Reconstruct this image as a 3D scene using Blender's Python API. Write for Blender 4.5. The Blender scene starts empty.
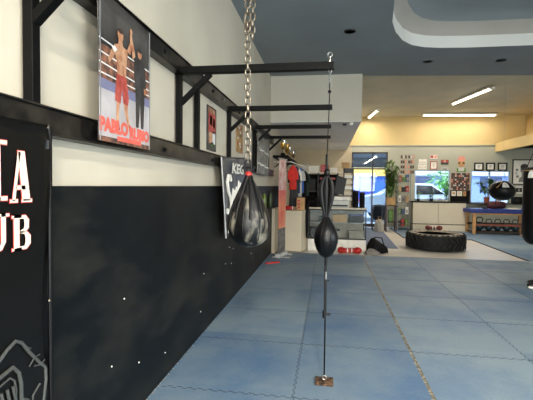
import bpy, math, random
from mathutils import Vector, Matrix, Euler
random.seed(7)
PI = math.pi
D = bpy.data
SC = bpy.context.scene
COL = SC.collection

# ------------------------------------------------------------------ camera
yaw, pitch, roll = math.radians(8.75), math.radians(2.1), 0.012
F = Vector((-math.sin(yaw)*math.cos(pitch), math.cos(yaw)*math.cos(pitch), -math.sin(pitch)))
R0 = F.cross(Vector((0, 0, 1))).normalized(); U0 = R0.cross(F)
cr, sr = math.cos(roll), math.sin(roll)
R_, U_ = R0*cr + U0*sr, U0*cr - R0*sr
cd = D.cameras.new('camera'); cam = D.objects.new('camera', cd); COL.objects.link(cam)
m = Matrix((R_, U_, -F)).transposed().to_4x4(); m.translation = Vector((1.29, 0, 1.55))
cam.matrix_world = m
cd.sensor_fit = 'HORIZONTAL'; cd.sensor_width = 36.0; cd.lens = 400.0/533.0*36.0
cd.clip_start = 0.02; cd.clip_end = 300
SC.camera = cam
# ------------------------------------------------------------------ world, exposure
W = D.worlds.new('World'); SC.world = W; W.use_nodes = True
wn = W.node_tree.nodes; wl = W.node_tree.links
for n in list(wn): wn.remove(n)
wo = wn.new('ShaderNodeOutputWorld'); wb = wn.new('ShaderNodeBackground'); wl.new(wb.outputs[0], wo.inputs[0])
wb.inputs[0].default_value = (0.56, 0.74, 1.0, 1); wb.inputs[1].default_value = 4.2
SC.view_settings.view_transform = 'Standard'; SC.view_settings.look = 'None'
SC.view_settings.gamma = 1; SC.view_settings.use_curve_mapping = False
SC.view_settings.exposure = 0.12
SC.cycles.max_bounces = 8; SC.cycles.diffuse_bounces = 5; SC.cycles.transparent_max_bounces = 12
NEAR_W, FAR_W = 370.0, 95.0
YB_REAR = -13.0
# added area lamp brightening the left wall, outside an added right-wall window (out of frame)
wd = D.lights.new('added_side_fill', 'AREA'); wd.shape = 'RECTANGLE'; wd.size = 9.4; wd.size_y = 2.1; wd.energy = 400; wd.color = (1, .95, .87)
wdo = D.objects.new('added_side_fill', wd); COL.objects.link(wdo); wdo.location = (9.5, -1.3, 2.0); wdo.rotation_euler = (0, math.radians(90), math.radians(0))
wd.size, wd.size_y = 2.1, 9.4
# second added area lamp, lighting the loft front from behind added rear-wall glazing
wr = D.lights.new('added_rear_fill', 'AREA'); wr.shape = 'RECTANGLE'; wr.size = 7.4; wr.size_y = 2.1; wr.energy = 1350; wr.color = (1, .95, .86)
wro = D.objects.new('added_rear_fill', wr); COL.objects.link(wro); wro.location = (4.7, YB_REAR-.3, 2.0); wro.rotation_euler = (math.radians(90), 0, 0)
sd = D.lights.new('sun', 'SUN'); sd.energy = 3.2; sd.angle = .02; sd.color = (1, .97, .92)
so_ = D.objects.new('sun', sd); COL.objects.link(so_); so_.rotation_euler = (math.radians(34), 0, math.radians(8))
# ------------------------------------------------------------------ helpers
def lin(c):
    return tuple((x/255/12.92 if x/255 <= .04045 else ((x/255+.055)/1.055)**2.4) for x in c)
_m = {}
def mat(name, rgb, rough=.6, metal=0., var=.12, scale=8., bump=0., rgb2=None, emit=0., detail=4., spec=.5, lo=.35, hi=.65):
    if name in _m: return _m[name]
    M = D.materials.new(name); M.use_nodes = True; _m[name] = M
    N, L = M.node_tree.nodes, M.node_tree.links
    b = N['Principled BSDF']; c = lin(rgb)
    tc = N.new('ShaderNodeTexCoord'); no = N.new('ShaderNodeTexNoise')
    no.inputs['Scale'].default_value = scale; no.inputs['Detail'].default_value = detail
    L.new(tc.outputs['Object'], no.inputs['Vector'])
    cr_ = N.new('ShaderNodeValToRGB'); L.new(no.outputs['Fac'], cr_.inputs[0])
    c2 = lin(rgb2) if rgb2 else tuple(x*(1+var) for x in c)
    c1 = c if rgb2 else tuple(x*(1-var) for x in c)
    cr_.color_ramp.elements[0].position = lo; cr_.color_ramp.elements[1].position = hi
    cr_.color_ramp.elements[0].color = (*c1, 1); cr_.color_ramp.elements[1].color = (*[min(1, x) for x in c2], 1)
    L.new(cr_.outputs[0], b.inputs['Base Color'])
    b.inputs['Roughness'].default_value = rough; b.inputs['Metallic'].default_value = metal
    b.inputs['Specular IOR Level'].default_value = spec
    if bump:
        bp = N.new('ShaderNodeBump'); bp.inputs['Strength'].default_value = bump; bp.inputs['Distance'].default_value = .01
        L.new(no.outputs['Fac'], bp.inputs['Height']); L.new(bp.outputs[0], b.inputs['Normal'])
    if emit:
        b.inputs['Emission Color'].default_value = (*c, 1); b.inputs['Emission Strength'].default_value = emit
    return M

class MB:
    """collects shapes in world coordinates; build() links ONE mesh object"""
    def __init__(s): s.v = []; s.f = []; s.mi = []; s.cur = 0
    def _add(s, vs, fs):
        o = len(s.v); s.v += [Vector(p) for p in vs]
        for f in fs: s.f.append([o+i for i in f]); s.mi.append(s.cur)
        return s
    def mat(s, i): s.cur = i; return s
    def box(s, x0, x1, y0, y1, z0, z1, rz=0, piv=None):
        vs = [Vector((x, y, z)) for z in (z0, z1) for y in (y0, y1) for x in (x0, x1)]
        if rz:
            p = Vector(piv) if piv else Vector(((x0+x1)/2, (y0+y1)/2, 0)); M = Matrix.Rotation(rz, 3, 'Z')
            vs = [M @ (v-p) + p for v in vs]
        return s._add(vs, [(0, 2, 3, 1), (4, 5, 7, 6), (0, 1, 5, 4), (2, 6, 7, 3), (0, 4, 6, 2), (1, 3, 7, 5)])
    def bar(s, a, b, w, h, up=(0, 0, 1)):
        a, b = Vector(a), Vector(b); d = (b-a).normalized(); u = Vector(up)
        if abs(d.dot(u)) > .98: u = Vector((1, 0, 0))
        r = d.cross(u).normalized(); u = r.cross(d)
        vs = [p + r*(i*w/2) + u*(j*h/2) for p in (a, b) for i, j in ((-1, -1), (1, -1), (1, 1), (-1, 1))]
        return s._add(vs, [(3, 2, 1, 0), (4, 5, 6, 7), (0, 1, 5, 4), (1, 2, 6, 5), (2, 3, 7, 6), (3, 0, 4, 7)])
    def tube(s, pts, r, n=8, cap=True, closed=False):
        pts = [Vector(p) for p in pts]; k = len(pts)
        rs = r if isinstance(r, (list, tuple)) else [r]*k
        vs = []; ref = None
        for i, p in enumerate(pts):
            if closed: d = pts[(i+1) % k]-pts[i-1]
            else: d = pts[min(i+1, k-1)]-pts[max(i-1, 0)]
            d.normalize()
            if ref is None: ref = Vector((0, 0, 1)) if abs(d.z) < .9 else Vector((1, 0, 0))
            a = d.cross(ref).normalized(); b = a.cross(d).normalized(); ref = b
            for j in range(n):
                t = 2*PI*j/n; vs.append(p + (a*math.cos(t)+b*math.sin(t))*rs[i])
        fs = []
        for i in range(k if closed else k-1):
            for j in range(n):
                i2 = (i+1) % k
                fs.append((i*n+j, i*n+(j+1) % n, i2*n+(j+1) % n, i2*n+j))
        if cap and not closed: fs += [tuple(range(n))[::-1], tuple(range((k-1)*n, k*n))]
        return s._add(vs, fs)
    def lathe(s, prof, c, n=20, axis='z', sx=1, sy=1):
        vs = []; fs = []; k = len(prof)
        for r, h in prof:
            for j in range(n):
                t = 2*PI*j/n; x, y = r*math.cos(t)*sx, r*math.sin(t)*sy
                q = (x, y, h) if axis == 'z' else ((h, x, y) if axis == 'x' else (y, h, x))
                vs.append(Vector(q)+Vector(c))
        for i in range(k-1):
            for j in range(n): fs.append((i*n+j, i*n+(j+1) % n, (i+1)*n+(j+1) % n, (i+1)*n+j))
        if prof[0][0] > 1e-4: fs.append(tuple(range(n))[::-1])
        if prof[-1][0] > 1e-4: fs.append(tuple(range((k-1)*n, k*n)))
        return s._add(vs, fs)
    def ball(s, c, r, n=16, sz=1, sx=1, sy=1):
        k = n//2; return s.lathe([(max(1e-5, r*math.sin(PI*i/k)), -r*math.cos(PI*i/k)*sz) for i in range(k+1)], c, n, sx=sx, sy=sy)
    def prism(s, pts, vec):
        k = len(pts); vec = Vector(vec); a = [Vector(p) for p in pts]
        vs = a+[p+vec for p in a]
        return s._add(vs, [tuple(range(k))[::-1], tuple(range(k, 2*k))]+[(i, (i+1) % k, k+(i+1) % k, k+i) for i in range(k)])
    def grid(s, fn, nu, nv, thick=None):
        vs = [Vector(fn(i/nu, j/nv)) for j in range(nv+1) for i in range(nu+1)]; w = nu+1
        fs = [(j*w+i, j*w+i+1, (j+1)*w+i+1, (j+1)*w+i) for j in range(nv) for i in range(nu)]
        if thick:
            t = Vector(thick); o = len(vs); vs += [v+t for v in vs]
            fs2 = [tuple(o+q for q in f)[::-1] for f in fs]
            rim = [i for i in range(w)]+[j*w+nu for j in range(1, nv+1)]+[nv*w+i for i in range(nu-1, -1, -1)]+[j*w for j in range(nv-1, 0, -1)]
            k = len(rim); fs += fs2+[(rim[i], o+rim[i], o+rim[(i+1) % k], rim[(i+1) % k]) for i in range(k)]
        return s._add(vs, fs)
    def leaf(s, base, d, length, width, droop=.3, up=(0, 0, 1), n=4):
        base = Vector(base); d = Vector(d).normalized(); side = d.cross(Vector(up))
        if side.length < .05: side = Vector((1, 0, 0))
        side.normalize(); vs = []; fs = []
        for i in range(n+1):
            t = i/n; p = base + d*length*t + Vector((0, 0, -droop*length*t*t)); w = width*math.sin(PI*min(.98, t*.9+.08))/2
            vs += [p-side*w+Vector((0, 0, w*.3)), p, p+side*w+Vector((0, 0, w*.3))]
        for i in range(n):
            a = i*3; fs += [(a, a+1, a+4, a+3), (a+1, a+2, a+5, a+4)]
        return s._add(vs, fs)
    def text(s, body, loc, size, rot, ext=.001, sx=1., align='CENTER', shear=0, bold=0):
        c = D.curves.new('t', 'FONT'); c.body = body; c.size = size; c.extrude = ext; c.align_x = align; c.shear = shear; c.offset = bold; c.resolution_u = 3
        o = D.objects.new('t', c); COL.objects.link(o); bpy.context.view_layer.update()
        me = D.meshes.new_from_object(o.evaluated_get(bpy.context.evaluated_depsgraph_get()))
        M = Matrix.Translation(Vector(loc)) @ Euler(rot).to_matrix().to_4x4() @ Matrix.Diagonal((sx, 1, 1, 1))
        s._add([M @ v.co for v in me.vertices], [tuple(p.vertices) for p in me.polygons])
        D.objects.remove(o); D.curves.remove(c); D.meshes.remove(me); return s
    def build(s, name, mats, parent=None, smooth=35, bevel=0., sub=0, org=None):
        if not isinstance(mats, (list, tuple)): mats = [mats]
        if parent is None and org is None:
            xs = [p.x for p in s.v]; ys = [p.y for p in s.v]; zs = [p.z for p in s.v]
            org = Vector(((min(xs)+max(xs))/2, (min(ys)+max(ys))/2, min(zs)))
        if parent is not None:
            org = Vector(parent['_o'])
        org = Vector(org)
        me = D.meshes.new(name); me.from_pydata([p-org for p in s.v], [], s.f)
        for M in mats: me.materials.append(M)
        for p, i in zip(me.polygons, s.mi): p.material_index = min(i, len(mats)-1); p.use_smooth = smooth > 0
        me.update()
        if smooth and smooth < 180: me.set_sharp_from_angle(angle=math.radians(smooth))
        o = D.objects.new(name, me); COL.objects.link(o)
        if parent is not None: o.parent = parent
        else: o.location = org
        o['_o'] = list(org)
        if bevel:
            b = o.modifiers.new('bevel', 'BEVEL'); b.width = bevel; b.segments = 2; b.limit_method = 'ANGLE'; b.angle_limit = math.radians(40)
        if sub:
            b = o.modifiers.new('sub', 'SUBSURF'); b.levels = sub; b.render_levels = sub
        return o

def tag(o, label, cat, group=None, kind=None):
    o['label'] = label; o['category'] = cat
    if group: o['group'] = group
    if kind: o['kind'] = kind
    return o
def thing(name, loc, label, cat, group=None):
    o = D.objects.new(name, None); o.empty_display_size = .1; COL.objects.link(o); o.location = loc; o['_o'] = list(loc)
    return tag(o, label, cat, group)
def struct(mb, name, mats, **k):
    o = mb.build(name, mats, **k); o['kind'] = 'structure'; return o
def dup(root, loc, rz=0, label=None, group=None):
    r = root.copy(); COL.objects.link(r); r.location = loc; r.rotation_euler = (0, 0, rz)
    if label: r['label'] = label
    if group: r['group'] = group
    for ch in list(root.children):
        c = ch.copy(); COL.objects.link(c); c.parent = r
        for g in list(ch.children):
            d = g.copy(); COL.objects.link(d); d.parent = c
    return r
RW = (PI/2, 0, PI/2)   # writing on the left wall
RF = (PI/2, 0, 0)      # writing on the front wall

# ------------------------------------------------------------------ materials
def wallmat(name, rgb, rough=.75, var=.05, scuff=0.):
    return mat(name, rgb, rough, var=var, scale=1.3, bump=0.03)
M_wall = wallmat('wall_paint', (198, 189, 169))
M_ceil = wallmat('grey_ceiling_paint', (134, 140, 142), .8, .05)
M_cream = wallmat('cream_ceiling_paint', (206, 198, 176), .8, .06)
M_yellow = wallmat('yellow_paint', (206, 182, 128), .7, .03)
M_greige = wallmat('greige_paint', (166, 166, 150), .7, .03)
M_beigewall = wallmat('beige_paint', (190, 176, 148), .7, .04)
M_soffit = wallmat('loft_paint', (192, 186, 170), .8, .03)
M_white = mat('white_paint', (226, 222, 212), .5)
M_coverlip = wallmat('cove_lip_paint', (216, 214, 208), .7, .04)
M_beige = wallmat('beige_laminate', (212, 200, 176), .45, .03)
M_black = mat('black_paint', (16, 16, 17), .42, var=.3, scale=20, spec=.3)
M_blackm = mat('matte_black', (9, 9, 10), .8, var=.3, spec=.2)
M_dark = mat('dark_plastic', (20, 20, 22), .5, spec=.3)
M_grey = mat('grey_plastic', (128, 128, 126), .5)
M_lgrey = mat('light_grey_plastic', (188, 188, 184), .45)
M_steel = mat('steel', (170, 168, 162), .35, metal=.9, scale=40, var=.15)
M_chain = mat('chain_steel', (150, 140, 125), .38, metal=.85, rgb2=(100, 84, 66), scale=60, lo=.45, hi=.7)
M_rust = mat('rusty_steel', (44, 30, 24), .8, metal=.1, rgb2=(128, 96, 66), scale=30, lo=.42, hi=.68)
M_wood = mat('pine_wood', (190, 142, 88), .55, scale=6, var=.15)
M_dwood = mat('dark_wood', (62, 42, 32), .5, var=.25)
M_card = mat('cardboard', (186, 148, 100), .8)
M_red = mat('red_vinyl', (178, 34, 28), .4, var=.15)
M_redc = mat('red_cloth', (206, 44, 34), .8, var=.15)
M_blue = mat('blue_vinyl', (20, 42, 120), .5, var=.1)
M_paper = mat('white_paper', (232, 228, 218), .7, var=.03)
M_pink = mat('pink_print', (214, 146, 128), .7)
M_green = mat('plant_green', (66, 104, 46), .5, rgb2=(34, 66, 28), scale=14)
M_green2 = mat('bright_green', (112, 150, 60), .5, rgb2=(60, 104, 40), scale=14)
M_soil = mat('soil', (50, 38, 28), .9)
M_gold = mat('gold_metal', (200, 156, 74), .3, metal=.9)
M_silver = mat('silver_metal', (190, 190, 190), .25, metal=.95)
M_leather = mat('black_leather', (9, 9, 10), .33, var=.4, scale=30, bump=.15, spec=.28)
M_lampw = mat('tube_glow', (255, 236, 204), emit=7.0, var=0)
M_dgrey = mat('dark_grey_card', (74, 74, 72), .6); M_tan2 = mat('pale_card', (156, 148, 132), .7)
M_beigefloor = mat('beige_floor_vinyl', (208, 202, 192), .35, var=.06, scale=2.5)
M_blackedge = mat('black_rubber_edging', (34, 36, 40), .7)

def mats_material():
    M = mat('blue_foam_mat', (92, 122, 150), .58, var=.1, scale=2.2)
    N, L = M.node_tree.nodes, M.node_tree.links; b = N['Principled BSDF']
    tc = N.new('ShaderNodeTexCoord')
    mp = N.new('ShaderNodeMapping'); mp.inputs['Location'].default_value = (-.03/1.02, 0, 0); mp.inputs['Scale'].default_value = (1/1.025, 1/1.01, 0)
    L.new(tc.outputs['Object'], mp.inputs[0])
    fl = N.new('ShaderNodeVectorMath'); fl.operation = 'FLOOR'; L.new(mp.outputs[0], fl.inputs[0])
    wn_ = N.new('ShaderNodeTexWhiteNoise'); wn_.noise_dimensions = '3D'; L.new(fl.outputs[0], wn_.inputs['Vector'])
    r1 = N.new('ShaderNodeValToRGB'); r1.color_ramp.elements[0].color = (*lin((76, 108, 140)), 1); r1.color_ramp.elements[1].color = (*lin((128, 148, 160)), 1)
    L.new(wn_.outputs['Value'], r1.inputs[0])
    n2 = N.new('ShaderNodeTexNoise'); n2.inputs['Scale'].default_value = 1.1; n2.inputs['Detail'].default_value = 6; n2.inputs['Roughness'].default_value = .65
    L.new(tc.outputs['Object'], n2.inputs['Vector'])
    r2 = N.new('ShaderNodeValToRGB'); r2.color_ramp.elements[0].position = .36; r2.color_ramp.elements[1].position = .58
    r2.color_ramp.elements[0].color = (*lin((72, 106, 148)), 1); r2.color_ramp.elements[1].color = (*lin((136, 152, 160)), 1)
    L.new(n2.outputs['Fac'], r2.inputs[0])
    mx = N.new('ShaderNodeMix'); mx.data_type = 'RGBA'; mx.inputs[0].default_value = .45
    L.new(r1.outputs[0], mx.inputs[6]); L.new(r2.outputs[0], mx.inputs[7]); 
    n3 = N.new('ShaderNodeTexNoise'); n3.inputs['Scale'].default_value = 55; n3.inputs['Detail'].default_value = 3
    L.new(tc.outputs['Object'], n3.inputs['Vector'])
    mx2 = N.new('ShaderNodeMix'); mx2.data_type = 'RGBA'; mx2.blend_type = 'OVERLAY'; mx2.inputs[0].default_value = .22
    L.new(mx.outputs[2], mx2.inputs[6]); L.new(n3.outputs['Fac'], mx2.inputs[7]); L.new(mx2.outputs[2], b.inputs['Base Color'])
    bp = N.new('ShaderNodeBump'); bp.inputs['Strength'].default_value = .12; bp.inputs['Distance'].default_value = .004
    L.new(n3.outputs['Fac'], bp.inputs['Height']); L.new(bp.outputs[0], b.inputs['Normal'])
    return M
M_mat = mats_material()

def wainscot_material():
    M = mat('black_wall_panel', (24, 27, 30), .42, var=.2, scale=3)
    N, L = M.node_tree.nodes, M.node_tree.links; b = N['Principled BSDF']
    tc = N.new('ShaderNodeTexCoord')
    n2 = N.new('ShaderNodeTexNoise'); n2.inputs['Scale'].default_value = 1.6; n2.inputs['Detail'].default_value = 7; n2.inputs['Roughness'].default_value = .7
    mp = N.new('ShaderNodeMapping'); mp.inputs['Scale'].default_value = (1, .6, 1.6); L.new(tc.outputs['Object'], mp.inputs[0]); L.new(mp.outputs[0], n2.inputs['Vector'])
    r = N.new('ShaderNodeValToRGB'); r.color_ramp.elements[0].position = .45; r.color_ramp.elements[1].position = .75
    r.color_ramp.elements[0].color = (*lin((10, 15, 18)), 1); r.color_ramp.elements[1].color = (*lin((42, 42, 37)), 1)
    L.new(n2.outputs['Fac'], r.inputs[0]); L.new(r.outputs[0], b.inputs['Base Color'])
    r3 = N.new('ShaderNodeMapRange'); r3.inputs[3].default_value = .42; r3.inputs[4].default_value = .65; b.inputs['Specular IOR Level'].default_value = .17
    L.new(n2.outputs['Fac'], r3.inputs[0]); L.new(r3.outputs[0], b.inputs['Roughness'])
    return M
M_wains = wainscot_material()

def glassmat(name='window_glass', tint=(.93, .96, .97)):
    M = D.materials.new(name); M.use_nodes = True; N, L = M.node_tree.nodes, M.node_tree.links
    N.remove(N['Principled BSDF']); out = N['Material Output']
    t = N.new('ShaderNodeBsdfTransparent'); t.inputs[0].default_value = (*tint, 1)
    g = N.new('ShaderNodeBsdfGlossy'); g.inputs['Roughness'].default_value = .02
    fr = N.new('ShaderNodeFresnel'); fr.inputs[0].default_value = 1.35
    mx = N.new('ShaderNodeMixShader'); L.new(fr.outputs[0], mx.inputs[0]); L.new(t.outputs[0], mx.inputs[1]); L.new(g.outputs[0], mx.inputs[2])
    L.new(mx.outputs[0], out.inputs[0]); return M
M_glass = glassmat()

# ------------------------------------------------------------------ setting: floors
XR, YB, YF = 9.2, -13.0, 15.8
struct(MB().box(-.3, XR+.2, YB-.2, YF+.15, -.2, -.02), 'floor', M_beigefloor)

def mats_mesh():
    b = MB(); g = .0012
    def tile(x0, x1, y0, y1): b.box(x0+g, x1-g, y0+g, y1-g, -.02, 0)
    xs = [.035]+[1.06+1.025*i for i in range(8)]+[XR-.01]
    ys = [YB+.05]+[2.87+1.01*i for i in range(-15, 7)]+[9.2]
    ys = sorted(set(ys))
    for i in range(len(xs)-1):
        for j in range(len(ys)-1):
            if ys[j+1]-ys[j] < .05: continue
            gap = .012 if i in (1, 2) else 0
            x0, x1 = xs[i]+(.014 if i == 2 else 0), xs[i+1]-(.014 if i == 1 else 0)
            tile(x0, x1, ys[j], ys[j+1])
    # far mats on the right and behind the tyre
    for i in range(4):
        for j in range(7):
            y0 = 9.2+j*.94; tile(5.58+.905*i, 5.58+.905*(i+1), y0, y0+.94)
    for i in range(2):
        for j in range(3): tile(3.62+.98*i, 3.62+.98*(i+1), 12.75+1.01*j, 12.75+1.01*(j+1))
    # teeth beside the wall
    k = 0; y = -1.0
    b_ = []
    while y < 9.1:
        b.box(.012, .04, y, y+.05, -.02, -.001); y += .1
    # dark interlocking seams
    b.mat(1)
    def seam(a, c, horiz, amp=.009, w=.004, per=.08):
        n = int(abs(c-a[1 if not horiz else 0])/per)
        for q in range(n):
            for h in (0, 1):
                off = amp if h else -amp
                t0 = (a[0] if horiz else a[1])+q*per+h*per/2
                if horiz:
                    b.box(t0, t0+per/2, a[1]+off-w/2, a[1]+off+w/2, -.003, .0006)
                else:
                    b.box(a[0]+off-w/2, a[0]+off+w/2, t0, t0+per/2, -.003, .0006)
    for i, x in enumerate(xs[1:7]):
        if i != 1: seam((x, 1.2), 9.2, False, w=.004)
    for y in ys:
        if 1.5 < y < 9.1: seam((.05, y), 6.5, True, w=.007)
    # worn gap with grit along the third column
    b.mat(2).box(2.085-.016, 2.085+.016, -1, 9.2, -.019, -.0005)
    rr = random.Random(3)
    for q in range(260):
        y = rr.uniform(1.5, 9); x = 2.085+rr.uniform(-.014, .014); s = rr.uniform(.002, .006)
        b.mat(3).box(x-s, x+s, y-s*2, y+s*2, -.004, .001, rr.uniform(0, 3))
    return b
M_seam = mat('dark_mat_seam', (40, 52, 66), .9)  # dark lines drawn along the mat joints
M_gap = mat('dusty_gap', (142, 134, 116), .9, rgb2=(84, 80, 70), scale=30)
M_chip = mat('grit', (170, 166, 150), .9)
fm = struct(mats_mesh(), 'floor_mats', [M_mat, M_seam, M_gap, M_chip], org=(0, 0, 0))
b = MB()
b.box(.2, 5.6, 9.2, 9.225, -.02, -.004); b.box(5.555, 5.58, 9.2, 12.75, -.02, -.004); b.box(3.6, 5.58, 12.725, 12.75, -.02, -.004); b.box(3.595, 3.62, 12.75, 15.75, -.02, -.004)
struct(b, 'trim_5', M_blackedge)
tag(MB().prism([(2.2, 10.5, -.02), (3.07, 10.5, -.02), (3.25, 15.5, -.02), (2.2, 15.5, -.02)], (0, 0, .012)).build('floor_runner', mat('blue_grey_carpet', (104, 116, 138), .9, var=.12, scale=60)),
    'long blue-grey carpet runner leading to the glass entrance door', 'rug')
b = MB().bar((5.2, 9.6, .001), (5.62, 9.02, .001), .03, .001)
tag(b.build('tape_strip', M_paper), 'short white tape strip on the blue mats near the standing heavy bag', 'tape')

# ------------------------------------------------------------------ setting: walls
struct(MB().box(-.15, 0, YB, YF, 0, 4.4), 'wall_left', M_wall)
b = MB().box(0, .02, YB+.1, 11.2, 0, 1.535)
struct(b, 'trim_1', M_wains, org=(0, 0, 0))
rr = random.Random(11); b = MB()
for y, z in [(2.2, .45), (2.55, .32), (2.35, .82), (4.0, .62), (4.9, .55), (5.1, .73), (5.3, .68), (3.0, .2), (6.3, .62), (6.6, .4), (5.2, .5), (3.9, .25)]:
    b.ball((.021, y, z), .006, 8)
struct(b, 'trim_2', M_paper)
b = MB().box(XR, XR+.15, YB, -6, 0, 4.4); b.box(XR, XR+.15, 3.4, YF, 0, 4.4); b.box(XR, XR+.15, -6, 3.4, 0, .95); b.box(XR, XR+.15, -6, 3.4, 3.05, 4.4)
struct(b, 'wall_right', M_wall)
b = MB()
for k in range(5): b.box(XR+.02, XR+.1, -6+k*2.34, -5.95+k*2.34, .95, 3.05)
b.box(XR+.02, XR+.1, -6, 3.4, .95, 1.0); b.box(XR+.02, XR+.1, -6, 3.4, 3.0, 3.05)
w3 = struct(b, 'added_window_right', mat('dark_bronze_aluminium', (52, 47, 44), .4, metal=.4))  # unseen window, added as an opening for the side fill lamp
MB().box(XR+.05, XR+.06, -5.95, 3.35, 1.0, 3.0).build('window_pane', M_glass, w3)
b = MB().box(-.15, 1.0, YB-.15, YB, 0, 4.4); b.box(8.4, XR+.15, YB-.15, YB, 0, 4.4); b.box(1.0, 8.4, YB-.15, YB, 0, .95); b.box(1.0, 8.4, YB-.15, YB, 3.05, 4.4)
struct(b, 'wall_rear', M_wall)
b = MB()
for k in range(5): b.box(1+k*1.838, 1.05+k*1.838, YB-.1, YB-.02, .95, 3.05)
b.box(1, 8.4, YB-.1, YB-.02, .95, 1.0); b.box(1, 8.4, YB-.1, YB-.02, 3.0, 3.05)
w4 = struct(b, 'added_window_rear', mat('dark_bronze_aluminium', (52, 47, 44), .4, metal=.4))  # unseen glazing, put in so the rear fill lamp can shine through
MB().box(1.05, 8.35, YB-.06, YB-.05, 1.0, 3.0).build('window_pane', M_glass, w4)
# front wall with door and two windows
b = MB(); y0, y1 = YF, YF+.15
b.mat(1).box(-.15, 2.17, y0, y1, 0, 3.12); b.mat(0)
b.box(2.17, 3.51, y0, y1, 2.87, 3.12)
b.box(3.51, 4.51, y0, y1, 0, 3.12); b.box(4.51, 5.76, y0, y1, 0, 1.08); b.box(4.51, 5.76, y0, y1, 2.18, 3.12)
b.box(5.76, 6.5, y0, y1, 0, 3.12); b.box(6.5, 7.83, y0, y1, 0, 1.0); b.box(6.5, 7.83, y0, y1, 2.17, 3.12); b.box(7.83, XR+.15, y0, y1, 0, 3.12)
b.mat(2).box(-.15, XR+.15, y0+.05, y1, 3.12, 4.4)
struct(b, 'wall_front', [M_greige, M_beigewall, M_yellow])
b = MB()
for x in (3.9, 4.45, 5.78, 6.42): b.box(x-.006, x+.006, YF-.004, YF, 2.2, 3.1)
b.box(2.0, 8.4, YF-.03, YF, 3.1, 3.13)
struct(b, 'trim_3', M_greige)
# ceilings
def ceiling_near():
    # slab with a rounded opening for the cove
    out = []; X0, X1, Y0, Y1 = 2.0, 7.6, 1.6, 7.84
    def arc(cx, cy, rx, ry, a0, a1, n=8):
        return [(cx+rx*math.cos(math.radians(a0+(a1-a0)*i/n)), cy+ry*math.sin(math.radians(a0+(a1-a0)*i/n))) for i in range(n+1)]
    Y1 = 7.40; r = 1.15
    out += [(2.03, 4.6), (2.09, 5.42), (2.17, 6.12), (2.28, 6.52), (2.45, 6.9), (2.64, 7.14), (2.88, 7.28), (3.15, 7.34), (3.6, 7.38)]
    out += arc(X1-r, Y1-1.6, r, 1.6, 90, 0); out += arc(X1-r, Y0+r, r, r, 0, -90); out += arc(X0+r, Y0+r, r, r, -90, -180)
    return out
HOLE = ceiling_near()
ZC = 3.95
def slab_with_hole(outer_fn, z):
    b = MB(); n = len(HOLE); vs = []; fs = []
    cx, cy = 4.8, 4.7
    ring = []
    for (x, y) in HOLE: ring.append((x, y, z))
    outer = [outer_fn(x, y) for x, y in HOLE]
    vs = ring+[(x, y, z) for x, y in outer]
    fs = [(i, n+i, n+(i+1) % n, (i+1) % n) for i in range(n)]
    return b._add(vs, fs)
def edge_y(x): return 8.78+.1*x
def outer_fn(x, y):
    # push the hole outline out to the slab's border
    cx, cy = 4.87, 4.7; dx, dy = x-cx, y-cy
    x0, x1, y0, y1 = -.0, XR, 0.6, 9.3
    t = 1e9
    if dx > 0: t = min(t, (x1-cx)/dx)
    if dx < 0: t = min(t, (x0-cx)/dx)
    if dy > 0: t = min(t, (8.7-cy)/dy)
    if dy < 0: t = min(t, (y0-cy)/dy)
    return cx+dx*t, cy+dy*t
b = MB()
# exact border: fan of quads out to a rectangle, plus corner fills
n = len(HOLE)
rect = [(0, .6), (0, 8.7), (XR, 8.7), (XR, .6)]
side = []
for i in range(n):
    a, c = HOLE[i], HOLE[(i+1) % n]; A, C2 = outer_fn(*a), outer_fn(*c)
    pts = [(a[0], a[1], ZC), (A[0], A[1], ZC)]
    for (rx, ry) in rect:   # a corner between A and C2?
        on = lambda p, q: abs(p[0]-q[0]) < 1e-6 or abs(p[1]-q[1]) < 1e-6
        if not (abs(A[0]-C2[0]) < 1e-6 or abs(A[1]-C2[1]) < 1e-6) and on(A, (rx, ry)) and on(C2, (rx, ry)):
            pts.append((rx, ry, ZC))
    pts += [(C2[0], C2[1], ZC), (c[0], c[1], ZC)]
    b._add(pts, [tuple(range(len(pts)))])
b.prism([(-.0, 8.7, ZC), (XR, 8.7, ZC), (XR, edge_y(XR), ZC), (0, edge_y(0), ZC)], (0, 0, .3))
b.box(0, XR, YB, .6, ZC, ZC+.3)
struct(b, 'ceiling', M_ceil, smooth=0)
# cove: pale lip, curved flank, upper tray
C0 = Vector((4.87, 4.72, 0)); n = len(HOLE)
def rings(prof):
    vs = []
    for s_, h in prof:
        for p in HOLE: q = C0+(Vector((*p, 0))-C0)*s_; vs.append((q.x, q.y, ZC+h))
    return vs, [(k*n+i, k*n+(i+1) % n, (k+1)*n+(i+1) % n, (k+1)*n+i) for k in range(len(prof)-1) for i in range(n)]
b = MB()._add(*rings([(1.0, 0.0), (1.0, .2)])); vs, fs = rings([(1.0, .2), (.99, .26), (.97, .32), (.94, .38), (.9, .43), (.85, .46), (.8, .47)])
b.mat(2)._add(vs, fs[:3*n]); b.mat(1)._add(vs, fs[3*n:]+[tuple(range(6*n, 7*n))])
struct(b, 'ceiling_tray', [M_coverlip, M_ceil, wallmat('cove_band_paint', (166, 160, 150))], smooth=50)
struct(MB().box(-.15, XR+.15, 8.7, YF+.15, 4.2, 4.4), 'ceiling_far', M_cream)
struct(MB().box(-.15, XR+.15, YB-.15, 8.7, 4.45, 4.55), 'ceiling_roof', M_cream)
b = MB(); b.box(0, 1.97, 8.82, YF, 2.95, ZC); b.mat(1).box(.0, 1.965, 8.825, YF, 2.94, 2.952)
struct(b, 'wall_loft', [M_soffit, mat('loft_underside_paint', (236, 236, 232), .8, var=.04)])
b = MB(); b.box(7.3, 7.42, 9.4, YF, 2.87, 3.2); b.mat(1).box(7.42, XR, 9.4, YF, 3.08, 3.19); b.mat(0).box(7.42, XR, 9.4, YF, 3.19, 3.2)
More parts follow.
